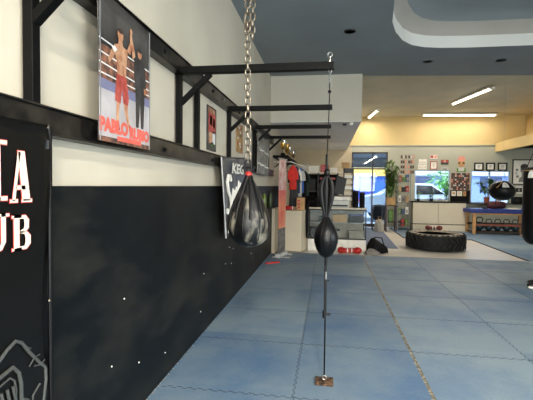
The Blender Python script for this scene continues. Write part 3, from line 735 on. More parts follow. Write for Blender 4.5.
b.build('band', M_paper, t, smooth=180)
# keg banner
kb = thing('sponsor_banner', (.1, 5.0, .95), 'black sponsor banner with white writing hung from the lower rail behind the teardrop bag', 'banner')
def kf(u, v):
    y = 4.31+u*(1.45-.75*(1-v))+.22*(1-v); z = .93+v*(.93+.09*u)
    return (.1+.016*math.sin(u*13+v*2)*(.5+.5*v)+.02*math.sin(v*5)*(1-u)*.3, y, z)
MB().grid(kf, 30, 24, (-.003, 0, 0)).build('sheet', mat('black_satin_banner', (44, 46, 54), .35, rgb2=(76, 78, 84), scale=4, bump=.3), kb, smooth=180)
b = MB().text('KEG', (.123, 5.12, 1.70), .17, (PI/2-.0, .0, PI/2), .0005, 2.2, bold=.006, shear=.15)
def st2(pts, r): b.tube([(.124, y, z) for y, z in pts], r, 6)
st2([(4.72, 1.60), (4.68, 1.66), (4.6, 1.66), (4.55, 1.58), (4.6, 1.48), (4.72, 1.40), (4.76, 1.30), (4.68, 1.20), (4.58, 1.22), (4.56, 1.27)], .02)
st2([(4.80, 1.35), (4.84, 1.5), (4.9, 1.35), (4.95, 1.48), (5.0, 1.38), (5.03, 1.52), (5.1, 1.4), (5.15, 1.6), (5.18, 1.46), (5.25, 1.58)], .012)
b.build('lettering', M_paper, kb)
b = MB().prism([(.126, 4.60, .98), (.126, 4.62, 1.12), (.126, 4.78, 1.22), (.126, 4.9, 1.2), (.126, 4.8, 1.05), (.126, 4.68, .97)], (.001, 0, 0)); b.build('white_swoosh', M_paper, kb, smooth=0)
MB().tube([(.115, 4.53+.02, .925), (.115, 4.31, 1.86)], .008, 6).build('edge_hem', M_lgrey, kb)
b = MB().box(.02, .3, 6.6, 6.66, .0, .02); b.bar((.1, 7.75, .01), (.3, 7.9, .012), .05, .02)
tag(MB().bar((.1, 7.75, .012), (.34, 7.95, .012), .05, .02).build('red_strip', M_redc), 'small red cloth strip lying on the mats at the foot of the wall', 'cloth strip')

# ------------------------------------------------------------------ storage corner under the loft
def lump(x, y, z, rx, ry, h, mt, name, lab, cat, extra=None, seed=1):
    t = thing(name, (x, y, z), lab, cat); rr = random.Random(seed); ph = [rr.uniform(0, 6) for _ in range(6)]
    def f(u, v):
        a = 2*PI*u; el = v*PI/2; q = 1+.13*math.sin(3*a+ph[0])+.09*math.sin(5*a+ph[1]+4*v)+.05*math.sin(9*a+ph[2]+7*v)
        return (x+rx*math.cos(a)*max(0, math.cos(el))**.5*q, y+ry*math.sin(a)*max(0, math.cos(el))**.5*q, z+h*math.sin(el)**.8*(1+.12*math.sin(3*a+ph[3])+.1*math.sin(7*v+ph[4])))
    b = MB().grid(f, 48, 18); b.build('body', mt, t, smooth=180, sub=1); return t
t = thing('roll_up_banner', (.3, 8.75, 0), 'tall pink and dark roll-up banner standing by the wall before the clothes', 'banner')
MB().box(.298, .302, 8.48, 8.92, .08, .62, math.radians(-14)).build('lower_print', mat('charcoal_print', (60, 58, 62), .5, rgb2=(130, 126, 124), scale=9), t)
MB().box(.298, .302, 8.48, 8.92, .62, 1.45, math.radians(-14)).build('middle_print', mat('orange_pink_print', (226, 150, 116), .5, rgb2=(206, 84, 74), scale=2.5), t)
MB().box(.298, .302, 8.48, 8.92, 1.45, 2.12, math.radians(-14)).build('upper_print', mat('blush_print', (222, 200, 190), .5, rgb2=(190, 120, 112), scale=6), t)
b = MB().box(.25, .35, 8.43, 8.99, 0, .08, math.radians(-14)); b.build('base', M_lgrey, t, bevel=.01)
for y in (8.5, 8.9): MB().bar((.12, y, .012), (.5, y, .012), .05, .02).build('foot', M_steel, t)
MB().tube([(.285, 8.7, .08), (.285, 8.7, 2.12)], .01).build('pole', M_steel, t)
MB().box(.29, .31, 8.44, 8.99, 2.11, 2.14, math.radians(-14)).build('top_rail', M_steel, t)
tag(MB().box(.03, .11, 9.0, 9.7, 0, 1.02).build('leaning_board', M_beige, bevel=.004), 'narrow beige board standing against the wall behind the roll-up banner', 'board')
for k, (y, lab, c) in enumerate(((7.5, 'yellow-green bottle standing on a wall bracket right of the teardrop bag, nearer one', (84, 104, 30)), (8.3, 'dark green bottle on the wall bracket beside the roll-up banner', (38, 56, 14)))):
    t = thing('green_bottle', (.09, y, 1.1), lab, 'bottle')
    MB().lathe([(.001, 0), (.045, 0), (.048, .01), (.048, .20), (.03, .26), (.018, .28), (.018, .30), (.001, .30)], (.09, y, 1.1), 16).build('body', mat('green_plastic_%s' % ('light' if k == 0 else 'deep'), c, .3), t)
    MB().lathe([(.02, 0), (.02, .03)], (.09, y, 1.395), 12).build('cap', M_dark, t)
    s = tag(MB().box(.02, .15, y-.09, y+.09, 1.08, 1.1).build('wall_bracket', M_black), 'small black bracket shelf under the %s green bottle on the black panel' % ('yellow' if k == 0 else 'dark'), 'shelf')
# trophy shelf
t = thing('trophy_shelf', (.19, 11, 2.2), 'long dark wall shelf carrying a row of trophies above the hanging clothes', 'shelf')
MB().box(.0, .35, 9.25, 12.9, 2.2, 2.25).build('board', M_blackm, t)
for y in (9.5, 11, 12.5): MB().bar((.01, y, 1.98), (.3, y, 2.2), .03, .03).build('bracket', M_black, t)
def trophy(k, y, x, h, mt, lab):
    t = thing('trophy', (x, y, 2.25), lab, 'trophy', 'trophies on the wall shelf')
    MB().box(x-.05, x+.05, y-.05, y+.05, 2.25, 2.25+.06).build('base', M_dwood if k % 2 else M_blackm, t, bevel=.004)
    z = 2.31
    MB().lathe([(.03, 0), (.012, .02), (.01, h*.4), (.03, h*.45), (.055, h*.6), (.06, h*.85), (.065, h), (.055, h), (.04, h*.6), (.001, h*.5)], (x, y, z), 16).build('cup', mt, t, smooth=60)
    for s in (-1, 1): MB().tube([(x+s*.055, y, z+h*.85), (x+s*.095, y, z+h*.8), (x+s*.09, y, z+h*.6), (x+s*.045, y, z+h*.55)], .005, 6).build('handle', mt, t)
TR = [(9.4, .22, .24, M_gold, 'gold trophy cup first in the row, nearest the shelf end'), (9.75, .2, .34, M_silver, 'tall silver trophy cup second on the wall shelf'), (10.15, .24, .28, M_gold, 'gold trophy cup third on the wall shelf after the tall silver one'),
      (10.6, .2, .22, M_gold, 'short gold trophy cup fourth on the wall shelf'), (11.05, .22, .3, M_silver, 'silver trophy cup fifth along the wall shelf'), (11.5, .2, .2, M_gold, 'small gold trophy cup sixth along the wall shelf'), (12.0, .24, .26, M_silver, 'silver trophy cup seventh along the wall shelf'), (12.5, .2, .22, M_gold, 'gold trophy cup last at the far end of the wall shelf')]
for k, a in enumerate(TR): trophy(k, *a)
t = thing('clothes_rail', (.42, 11, 2.06), 'white clothes rail slanting back under the trophy shelf', 'clothes rail')
MB().tube([(.39, 9.5, 2.12), (.65, 13.0, 2.12)], .014, 10).build('rail', M_white, t)
for y in (9.6, 11.2, 12.9): MB().bar((.0, y, 2.12), (.39+.0743*(y-9.5), y, 2.12), .02, .02).build('bracket', M_white, t)
def garment(x_, y, z1, z0, w, mt, lab, name='shirt', cat='shirt', sleeves=True, stripe=None, rz=0.):
    x = .39+.0743*(y-9.5); t = thing(name, (x, y, z0), lab, cat)
    rr = random.Random(int(y*100)); vs = []; fs = []; n = 28; K = 12
    for i in range(K+1):
        v = i/K; z = z0+(z1-z0)*v; ww = w/2*(1 if v < .86 else 1-(v-.86)/.14*.72)*(1.06-.1*v); dd = .05*(1 if v < .86 else .7)
        for j in range(n):
            a = 2*PI*j/n; rp = 1+.13*math.sin(5*a+2*v)*(1-v)
            vs.append((x+ww*math.cos(a)*rp, y+dd*math.sin(a)*rp, z))
    for i in range(K):
        for j in range(n): fs.append((i*n+j, i*n+(j+1) % n, (i+1)*n+(j+1) % n, (i+1)*n+j))
    fs += [tuple(range(n))[::-1], tuple(range(K*n, (K+1)*n))]
    MB()._add(vs, fs).build('body', mt, t, smooth=180)
    if sleeves:
        for s in (-1, 1): MB().tube([(x+s*w*.36, y, z1-.09), (x+s*w*.52, y, z1-.2), (x+s*w*.56, y, z1-.36)], [.035, .045, .05], 10).build('sleeve', stripe or mt, t)
    MB().tube([(x, y, z1-.02), (x, y, 2.10), (x-.017, y, 2.12), (x+.0, y, 2.137)], .004, 6).build('hanger_hook', M_steel, t)
    return t
garment(.40, 9.9, 2.06, 1.45, .165, M_redc, 'bright red shirt hanging first on the clothes rail')
garment(.42, 10.1, 1.98, 1.02, .21, mat('charcoal_cloth', (52, 52, 54), .85), 'long charcoal coat hanging just behind the bright red shirt', 'coat', 'coat')
garment(.44, 10.45, 2.05, 1.35, .18, mat('navy_cloth', (34, 48, 90), .85), 'navy shirt hanging behind the charcoal coat', stripe=M_paper)
garment(.46, 10.8, 2.04, 1.25, .18, M_lgrey, 'pale grey shirt hanging in the middle of the clothes rail')
garment(.49, 11.15, 2.05, 1.35, .19, mat('blue_cloth', (44, 84, 160), .8), 'blue shirt with pale sleeves hanging right of the pale grey one', stripe=M_lgrey)
garment(.53, 11.6, 2.02, 1.2, .22, M_blackm, 'black jacket hanging behind the blue shirt', 'jacket', 'jacket')
garment(.58, 12.1, 2.0, 1.25, .24, mat('green_black_cloth', (24, 44, 38), .85), 'dark green jacket last on the clothes rail', 'jacket', 'jacket')
# storage cabinet
cz = math.radians(-27)
t = thing('storage_cabinet', (.48, 9.6, 0), 'waist-high beige panelled cabinet below the hanging clothes', 'cabinet')
b = MB().box(.17, .71, 9.40, 9.92, .0, .93, math.radians(-14), (.48, 9.5, 0)); b.build('body', M_beige, t, bevel=.005)
b = MB().box(.16, .72, 9.39, 9.93, .93, .96, math.radians(-14), (.48, 9.5, 0)); b.build('top', M_beige, t, bevel=.004)
t = thing('cardboard_box', (.64, 9.75, .96), 'open tan box with red squares on the beige cabinet', 'box')
MB().box(.54, .73, 9.68, 9.9, .961, 1.26).build('body', M_card, t, bevel=.004)
for z in (1.0, 1.08, 1.16): MB().box(.56, .62, 9.674, 9.68, z, z+.05).build('red_label', M_red, t)
def glove(loc, rz, mt, lab, cat='boxing glove', s=1., group=None):
    t = thing('boxing_glove', loc, lab, cat, group); x, y, z = loc
    MB().ball((x, y, z+.075*s), .075*s, 16, 1, 1.25, 1).build('fist', mt, t, smooth=180)
    MB().ball((x+.02*s, y-.075*s, z+.07*s), .035*s, 12, 1, 1.6, .9).build('thumb', mt, t, smooth=180)
    MB().lathe([(.05*s, 0), (.058*s, .03*s), (.055*s, .11*s), (.062*s, .12*s)], (x+.06*s, y, z+.066*s), 14, 'x').build('cuff', mt, t)
    MB().lathe([(.06*s, .06*s), (.061*s, .09*s)], (x+.06*s, y, z+.066*s), 14, 'x').build('wrist_strap', M_whp, t)
    t.rotation_euler = (0, 0, rz); return t
glove((.34, 9.6, .96), .3, M_red, 'small red boxing glove on the beige cabinet beside the tan box', s=.75)
# back shelving under the loft
t = thing('storage_shelving', (1.0, 13.7, 0), 'dark shelving unit against the back of the storage corner', 'shelving')
for x in (.3, .95, 1.6):
    for y in (13.5, 14.0): MB().box(x-.02, x+.02, y-.02, y+.02, 0, 2.0).build('post', M_black, t)
for z in (.2, .75, 1.35, 1.97): MB().box(.28, 1.84 if z > 1.9 else 1.62, 13.48, 14.02, z, z+.035).build('shelf_board', M_dwood if z < 1.9 else M_white, t)
MB().box(.3, 1.6, 14.0, 14.02, .2, 1.95).build('back_panel', M_blackm, t)
t.location = (1.0, 13.7, 0)
def carton(x, y, z, w, d, h, mt, lab, nm='storage_box', lid=True, lm=None):
    t = thing(nm, (x, y, z), lab, 'box'); z += .001
    MB().box(x-w/2, x+w/2, y-d/2, y+d/2, z, z+h*.85).build('body', mt, t, bevel=.004)
    MB().box(x-w/2-.005, x+w/2+.005, y-d/2-.005, y+d/2+.005, z+h*.85, z+h).build('lid', lm or mt, t, bevel=.003); return t
carton(.45, 13.75, 2.005, .26, .3, .26, M_lgrey, 'grey lidded box at the left end of the top storage shelf')
carton(.80, 13.75, 2.005, .36, .3, .22, M_paper, 'white lidded box second from left on the top storage shelf')
carton(1.16, 13.75, 2.005, .26, .3, .26, M_red, 'red box on the top storage shelf right of the white one')
carton(1.46, 13.75, 2.005, .24, .3, .16, M_paper, 'low white box right of the red box on the top storage shelf')
carton(.62, 13.75, 1.386, .5, .35, .4, M_dark, 'dark crate on the left of the third storage shelf')
carton(1.26, 13.75, 1.386, .5, .35, .45, M_blackm, 'black crate right on the third storage shelf', lm=M_red)
carton(.62, 13.75, .786, .5, .35, .42, M_blackm, 'black crate left on the second storage shelf')
carton(1.26, 13.75, .786, .5, .35, .4, M_dark, 'dark grey crate right on the second storage shelf')
# display case
cx0, cx1, cy0, cy1 = .82, 2.2, 9.72, 10.32
t = thing('display_case', ((cx0+cx1)/2, 10.0, -.02), 'glass-fronted shop display case with black frame and white plinth', 'display case')
MB().box(cx0, cx1, cy0+.01, cy1, -.02, .27).build('plinth', M_white, t, bevel=.004)
MB().box(cx0, cx1, cy1-.02, cy1, .27, 1.0).build('back_panel', M_tan2, t)
b = MB()
for x in (cx0, cx1-.03, (cx0+cx1)/2-.35): b.box(x, x+.03, cy0, cy0+.03, .27, 1.0)
for x in (cx0, cx1-.03): b.box(x, x+.03, cy1-.05, cy1-.02, .27, 1.0)
b.box(cx0, cx1, cy0, cy0+.03, .27, .3); b.box(cx0, cx1, cy0, cy0+.03, .97, 1.0)
b.build('frame', M_black, t)
MB().box(cx0, cx1, cy0-.015, cy1+.01, 1.0, 1.03).build('countertop', M_beige, t, bevel=.004)
MB().box(cx0+.03, cx1-.03, cy0+.05, cy1-.05, .66, .67).build('glass_shelf', M_lgrey, t)
MB().box(cx0+.03, cx1-.03, cy0+.008, cy0+.013, .3, .97).build('glass_front', M_glass, t)
carton(1.58, 9.98, .671, .34, .25, .18, M_card, 'tan carton on the upper shelf inside the display case')
carton(1.98, 9.98, .671, .32, .25, .2, M_blackm, 'black carton on the upper shelf inside the display case', lm=M_blue)
carton(1.18, 9.98, .671, .2, .25, .14, M_dgrey, 'grey tray box upper left inside the display case', lm=M_dark)
carton(1.45, 9.98, .271, .28, .25, .22, M_tan2, 'pale carton on the lower level inside the display case', lm=M_dark)
carton(1.98, 9.95, .271, .34, .25, .2, M_tan2, 'pale carton lower right inside the display case')
carton(1.0, 9.98, .271, .24, .25, .26, M_dgrey, 'grey drawer box lower left inside the display case', lm=M_dark)
# things on the case
t = lump(1.04, 9.98, 1.031, .17, .16, .2, M_blackm, 'black_jacket', 'black jacket bundled on and slung over the left corner of the display case', 'jacket', seed=6)
MB().tube([(.95, 9.86, 1.12), (.86, 9.74, 1.16), (.80, 9.67, 1.05), (.79, 9.66, .8), (.795, 9.66, .5), (.80, 9.66, .3)], [.05, .05, .045, .035, .03, .02], 10).build('sleeve', M_blackm, t, smooth=180)
t = thing('printer', (1.56, 10.02, 1.03), 'light grey printer on the display case', 'printer')
MB().box(1.34, 1.80, 9.84, 10.2, 1.031, 1.20).build('body', M_lgrey, t, bevel=.012)
MB().box(1.38, 1.76, 9.82, 9.845, 1.06, 1.1).build('paper_slot', M_dark, t)
MB().box(1.34, 1.80, 9.84, 10.2, 1.205, 1.30).build('scanner_top', M_white, t, bevel=.01)
MB().box(1.38, 1.8, 9.85, 10.15, 1.30, 1.31).build('lid', M_dark, t)
t = thing('tablet_monitor', (1.55, 10.0, 1.31), 'tilted black monitor standing on the grey printer', 'monitor')
b = MB().prism([(1.43, 9.96, 1.36), (1.66, 9.96, 1.34), (1.74, 9.99, 1.74), (1.5, 9.99, 1.82)], (0, .025, 0)); b.build('screen', M_dark, t, bevel=.005)
MB().box(1.45, 1.65, 9.93, 10.07, 1.311, 1.325).build('stand_foot', M_black, t); MB().bar((1.55, 10.0, 1.32), (1.58, 10.01, 1.5), .03, .02).build('stand_neck', M_black, t)
t = thing('paper_rack', (1.79, 10.25, 1.03), 'tall black open rack with white papers on the right of the display case', 'rack')
for x in (1.66, 1.89): MB().box(x, x+.025, 10.21, 10.31, 1.031, 2.0).build('side_panel', M_black, t)
MB().box(1.66, 1.915, 10.21, 10.31, 1.88, 2.0).build('header', M_black, t)
for k in range(6): MB().box(1.685, 1.89, 10.21, 10.31, 1.04+.14*k, 1.05+.14*k).build('shelf_board', M_black, t)
for k in range(1, 6): tag(MB().box(1.69, 1.88, 10.215, 10.3, 1.051+.14*k, 1.13+.14*k).build('paper_stack', M_paper if k % 2 else M_beige), ['white', 'white', 'cream', 'white', 'cream', 'white'][k]+' paper stack in the black rack, '+['', 'lowest', 'second from bottom', 'in the middle', 'second from top', 'topmost'][k], 'paper', 'papers in the black rack')
t = thing('wooden_box', (1.72, 10.26, 2.0), 'small tan wooden box on top of the black paper rack', 'box')
MB().box(1.62, 1.81, 10.2, 10.32, 2.001, 2.12).build('body', M_card, t, bevel=.004); MB().box(1.615, 1.815, 10.195, 10.325, 2.12, 2.15).build('lid', M_wood, t, bevel=.003)
for k, (x, h) in enumerate(((1.96, .42), (2.11, .38))):
    t = thing('black_canister', (x, 10.0, 1.03), ('taller' if k == 0 else 'shorter')+' black cylinder at the right end of the display case', 'canister')
    MB().lathe([(.001, 0), (.062, 0), (.066, .01), (.066, h-.05)], (x, 10.0, 1.031), 20).build('body', M_blackm, t)
    MB().lathe([(.068, 0), (.068, .045), (.05, .055), (.001, .055)], (x, 10.0, 1.031+h-.05), 20).build('lid', M_dark, t)
# on the floor before the case
glove((1.62, 9.5, -.02), .2, M_red, 'bright red boxing glove on the floor before the display case, left one', group='red gloves by the case')
glove((2.0, 9.52, -.02), PI-.2, M_red, 'bright red boxing glove on the floor before the display case, right one', group='red gloves by the case')
t = thing('duffel_bag', (2.46, 9.78, -.02), 'slumped black duffel bag on the floor at the end of the display case', 'bag')
rr = random.Random(4)
def sack(u, v):
    a = 2*PI*u; el = v*PI/2; q = 1+.10*math.sin(3*a+.7)+.06*math.sin(5*a+4*v)+.035*math.sin(11*a+9*v)
    hgt = .24+.10*math.exp(-((math.cos(a)*math.cos(el)+.25)/.35)**2)-.05*math.cos(a)*math.cos(el)+.03*math.sin(7*a+5*v)*math.cos(el)
    c = max(0, math.cos(el))**.75
    return (2.46+.235*math.cos(a)*c*q, 9.80+.2*math.sin(a)*c*q, -.019+hgt*math.sin(el)**.85)
MB().grid(sack, 56, 20).build('body', mat('black_nylon', (9, 9, 10), .75, var=.4, scale=12, bump=.6, spec=.25), t, smooth=180)
MB().lathe([(.001, -.16), (.05, -.15), (.07, -.05), (.065, .08), (.04, .15), (.001, .16)], (2.5, 9.66, .06), 14, 'x').build('side_pocket', M_blackm, t)
MB().tube([(2.3, 9.62, .2), (2.4, 9.6, .37), (2.55, 9.64, .35), (2.62, 9.7, .15)], .014, 8).build('handle', M_strap, t)
t = lump(2.3, 9.43, -.02, .16, .08, .12, mat('heather_grey_cloth', (128, 122, 116), .9, bump=.3), 'grey_sweater', 'crumpled grey sweater in front of the black duffel bag', 'clothing', seed=8)
MB().tube([(2.3, 9.36, .0), (2.42, 9.35, .0), (2.47, 9.4, .0)], [.03, .03, .02], 8).build('sleeve', mat('heather_grey_cloth', (128, 122, 116)), t)

# ------------------------------------------------------------------ tractor tyre
TX, TY, TR_, TH = 4.05, 10.86, .74, .42
ty = thing('tractor_tire', (TX, TY, -.02), 'huge black tractor tire lying flat on the beige floor', 'tire')
M_rub = mat('dusty_rubber', (24, 23, 22), .7, var=.4, scale=9); M_rubt = mat('dusty_sidewall', (168, 156, 138), .8, rgb2=(92, 84, 74), scale=7)
b = MB().lathe([(.46, .05), (.54, .01), (.66, .0), (.715, .03), (.725, .1), (.725, TH-.1), (.715, TH-.035)], (TX, TY, -.02), 56)
b.lathe([(.46, .05), (.62, .12), (.64, .22), (.62, TH-.12), (.46, TH-.05)], (TX, TY, -.02), 56)
b.build('carcass', M_rub, ty, smooth=50)
MB().lathe([(.46, TH-.05), (.5, TH-.02), (.56, TH), (.66, TH-.003), (.715, TH-.035)], (TX, TY, -.02), 56).build('sidewall', M_rubt, ty, smooth=180)
nb = 32
for i in range(nb):
    for s in (0, 1):
        a0 = 2*PI*(i+.5*s)/nb; pts = []
        da = .11
        if s == 0: seq = [(0, TH-.03, TH-.11), (da*.8, TH*.5, TH*.5-.05)]
        else: seq = [(0, .03, .1), (da*.8, TH*.5+.02, TH*.5+.07)]
        b = MB(); vs = []
        for (aa, za, zb) in seq:
            for wd in (-.035, .035):
                for r in (.71, .765):
                    for z in (min(za, zb),): pass
            for z in ((za, zb) if True else ()):
                for r in (.71, .765):
                    a = a0+aa; vs.append((TX+r*math.cos(a), TY+r*math.sin(a), -.02+z))
        # lug: slanted bar from shoulder to centre
        p0 = Vector((TX+.735*math.cos(a0), TY+.735*math.sin(a0), -.02+(TH-.045 if s == 0 else .045))); a1 = a0+.16
        p1 = Vector((TX+.74*math.cos(a1), TY+.74*math.sin(a1), -.02+TH*.5))
        out = Vector((math.cos(a0+.08), math.sin(a0+.08), 0))
        b.bar(p0, p1, .045, .05, out)
        if s == 0: b.bar(p0+Vector((0, 0, .03)), p0+Vector((-.05*math.cos(a0), -.05*math.sin(a0), .035)), .05, .025)
        b.build('tread_lug', M_rub, ty, bevel=.006)
for x, dy, lab in ((4.0, 0, 'left of two dark red gloves resting on the rear rim of the tire'), (4.3, .0, 'right of two dark red gloves resting on the rear rim of the tire')):
    glove((x, TY+.57, TH*.97-.02), 0 if x < 4.1 else PI, mat('dark_red_leather', (112, 42, 38), .4), lab, s=.85)

ty.scale = (.955, .955, .97)
# ------------------------------------------------------------------ reception desk and entrance
t = thing('reception_desk', (5.2, 15.2, -.02), 'wide beige panelled reception desk under the left window', 'desk')
MB().box(4.33, 5.19, 15.05, 15.46, .24, 1.0).build('front_panel', M_beige, t, bevel=.004)
MB().box(5.2, 6.12, 15.05, 15.46, .24, 1.0).build('front_panel', M_beige, t, bevel=.004)
MB().box(4.33, 6.12, 15.07, 15.46, .21, .24).build('reveal_strip', M_dwood, t)
MB().box(4.33, 6.12, 15.05, 15.46, -.02, .21).build('lower_panel', M_beige, t, bevel=.004)
MB().box(4.24, 6.2, 15.03, 15.47, 1.0, 1.04).build('worktop', M_blackm, t, bevel=.004)
# door side
t = thing('plant_stand', (3.48, 14.6, -.02), 'dark wooden four-legged stand under the tall potted plant by the door', 'plant stand')
for x in (3.31, 3.65):
    for y in (14.43, 14.77): MB().box(x-.02, x+.02, y-.02, y+.02, -.02, .88).build('leg', M_dwood, t)
MB().box(3.27, 3.69, 14.39, 14.81, .88, .91).build('top', M_dwood, t, bevel=.004)
MB().box(3.3, 3.66, 14.42, 14.78, .3, .32).build('lower_shelf', M_dwood, t)
tag(MB().box(3.4, 3.56, 14.5, 14.7, .321, .75).build('green_bag', M_green2, bevel=.03), 'green upright bag on the lower board of the dark plant stand', 'bag')
def plant(name, loc, pot_w, pot_h, H, n, mt, potm, lab, square=False, lw=.05, spread=.5, ll=.35, seed=1):
    x, y, z = loc; t = thing(name, loc, lab, 'plant'); rr = random.Random(seed)
    if square: p = MB().box(x-pot_w/2, x+pot_w/2, y-pot_w/2, y+pot_w/2, z+.001, z+pot_h).build('pot', potm, t, bevel=.01)
    else: p = MB().lathe([(.001, .001), (pot_w*.36, .001), (pot_w*.5, pot_h), (pot_w*.45, pot_h), (pot_w*.4, pot_h-.02)], (x, y, z), 18).build('pot', potm, t)
    MB().lathe([(.001, pot_h+.002), (pot_w*.42, pot_h+.002)], (x, y, z), 14).build('soil', M_soil, t)
    b = MB(); s = MB()
    st = max(2, n//22)
    for k in range(st):
        a = 2*PI*k/st+.4; ex, ey, hh = x+math.cos(a)*spread*.35, y+math.sin(a)*spread*.35, z+pot_h+(H-ll*.6)*rr.uniform(.6, 1)
        s.tube([(x+math.cos(a)*.03, y+math.sin(a)*.03, z+pot_h), ((x+ex)/2, (y+ey)/2, (z+pot_h+hh)/2), (ex, ey, hh)], [.012, .01, .006], 6)
        for i in range(n//st):
            f = rr.uniform(.15, 1); aa = rr.uniform(0, 2*PI); el = rr.uniform(.1, .9)+.5*f
            px, py, pz = x+(ex-x)*f, y+(ey-y)*f, z+pot_h+(hh-z-pot_h)*f
            b.leaf((px, py, pz), (math.cos(aa), math.sin(aa), math.tan(min(1.35, el))), ll*rr.uniform(.6, 1.1), lw*rr.uniform(.8, 1.2), rr.uniform(.3, .9))
    b.build('foliage', mt, t, smooth=60); s.build('stem', M_green, t); return t
plant('dracaena_plant', (3.46, 14.6, .91), .31, .27, 1.5, 230, mat('dracaena_green', (112, 138, 66), .5, rgb2=(48, 78, 34), scale=9), M_card, 'tall bushy green plant in a square tan pot beside the glass door', True, .07, .55, .5, 3)
t = thing('side_table', (3.05, 14.7, -.02), 'small black metal table beside the glass door', 'table')
for x in (2.87, 3.22):
    for y in (14.55, 14.85): MB().box(x-.012, x+.012, y-.012, y+.012, -.02, .88).build('leg', M_black, t)
MB().box(2.85, 3.24, 14.53, 14.87, .88, .905).build('top', M_black, t)
for z in (.3,): MB().box(2.87, 3.22, 14.54, 14.56, z, z+.02).build('stretcher', M_black, t)
t = lump(3.08, 14.33, -.02, .15, .13, .42, mat('cream_cloth', (170, 166, 156), .9), 'cream_sack', 'cream cloth sack standing before the small black table', 'bag', seed=2)
MB().tube([(3.02, 14.33, .33), (3.03, 14.33, .5), (3.13, 14.33, .5), (3.14, 14.33, .33)], .01, 6).build('handle', M_card, t)
# bookshelf
t = thing('metal_bookshelf', (3.98, 15.2, 0), 'grey metal shelf rack packed with small items left of the reception desk', 'shelf')
for x in (3.78, 4.2):
    for y in (14.98, 15.38): MB().box(x-.015, x+.015, y-.015, y+.015, 0, 2.05).build('post', M_grey, t)
for z in (.12, .55, .98, 1.36, 1.72): MB().box(3.77, 4.21, 14.98, 15.38, z, z+.02).build('shelf_board', M_grey, t)
rr = random.Random(21); pal = [('dark', M_dark), ('white', M_paper), ('red', M_red), ('grey', M_grey), ('green', M_green2), ('tan', M_card), ('blue', mat('faded_blue', (70, 92, 130), .6))]
lvl = {.14: 'bottom', .57: 'second', 1.0: 'middle', 1.38: 'fourth', 1.74: 'top'}
for zi, z in enumerate(lvl):
    used = set()
    for k, side_ in enumerate(('left', 'middle', 'right')):
        nm, mt = pal[(zi*3+k*2+zi) % 7]; x = 3.85+k*.13; h = rr.uniform(.16, .28)
        t = thing('supply_box', (x, 15.1, z), '%s small box on the %s board of the grey metal shelf, %s side' % (nm, lvl[z], side_) if side_ != 'middle' else '%s small box in the centre of the %s board of the grey metal shelf' % (nm, lvl[z]), 'box')
        MB().box(x-.055, x+.055, 15.02, 15.2, z+.001, z+h).build('body', mt, t, bevel=.006); MB().box(x-.03, x+.03, 15.016, 15.02, z+.05, z+h*.6).build('label_patch', M_tan2 if k != 1 else M_dgrey, t)
# window ledge things (ledge top at 1.0)
plant('white_orchid', (4.62, 15.62, 1.0), .12, .12, .3, 24, M_green2, M_dark, 'small pale potted plant at the left end of the black window ledge', lw=.04, spread=.2, ll=.14, seed=5)
plant('window_plant', (5.08, 15.62, 1.0), .14, .13, .42, 50, M_green, M_dark, 'mid-sized green plant in a dark pot on the ledge in front of the left window', lw=.05, spread=.25, ll=.17, seed=6)
plant('leafy_window_plant', (5.62, 15.68, 1.0), .12, .1, .75, 70, M_green2, M_white, 'bright leafy plant at the right side of the left window', lw=.07, spread=.3, ll=.17, seed=9)
t = thing('arched_ornament', (5.36, 15.52, 1.0), 'small white arch-shaped ornament on the ledge under the left window', 'ornament')
pts = [(5.36+.14*math.cos(a), 15.52, 1.002+.17*math.sin(a)) for a in [PI*i/12 for i in range(13)]]
MB().tube(pts, .016, 8).build('arch', M_white, t); MB().box(5.21, 5.51, 15.49, 15.55, 1.001, 1.02).build('base', M_dark, t)
plant('broad_leaf_plant', (6.95, 15.5, 1.0), .2, .22, .95, 60, M_green, mat('terracotta', (150, 84, 58), .8), 'large broad-leaved plant in a terracotta pot before the right window', lw=.12, spread=.7, ll=.34, seed=12)
plant('small_pale_plant', (7.35, 15.55, 1.0), .12, .1, .4, 30, M_green2, M_white, 'low light-green plant right of the terracotta pot', lw=.06, spread=.3, ll=.2, seed=14)

t = thing('black_speaker', (8.1, 15.6, 1.0), 'wide black loudspeaker on the dark ledge right of the hanging ball bag', 'speaker')
MB().box(7.88, 8.38, 15.5, 15.75, 1.001, 1.24).build('cabinet', M_blackm, t, bevel=.008)
for x in (8.0, 8.25): MB().lathe([(.001, 0), (.06, -.006), (.075, 0)], (x, 15.497, 1.12), 16, 'y').build('cone', M_dark, t)
# ------------------------------------------------------------------ pictures on the front wall
def pic(name, x0, x1, z0, z1, lab, frame, sheet, cells, cat='picture', fw=.03, group=None):
    t = thing(name, ((x0+x1)/2, YF-.02, z0), lab, cat, group); y = YF-.001
    if frame:
        b = MB()
        b.box(x0, x0+fw, y-.03, y, z0, z1); b.box(x1-fw, x1, y-.03, y, z0, z1); b.box(x0+fw, x1-fw, y-.03, y, z0, z0+fw); b.box(x0+fw, x1-fw, y-.03, y, z1-fw, z1); b.build('frame', frame, t, bevel=.003)
    else: fw = 0
    MB().box(x0+fw, x1-fw, y-.012, y, z0+fw, z1-fw).build('sheet', sheet, t)
    if cells:
        b = MB(); ms = []
        W_, H_ = x1-x0-2*fw, z1-z0-2*fw
        for c in cells:
            u0, u1, v0, v1, mt = c
            if mt not in ms: ms.append(mt)
            b.mat(ms.index(mt)).box(x0+fw+u0*W_, x0+fw+u1*W_, y-.0135, y-.012, z0+fw+v0*H_, z0+fw+v1*H_)
        b.build('printed_picture', ms, t)
    return t
cert = [(.3, .7, .35, .65, M_lgrey), (.2, .8, .7, .74, M_grey), (.35, .65, .2, .24, M_grey)]
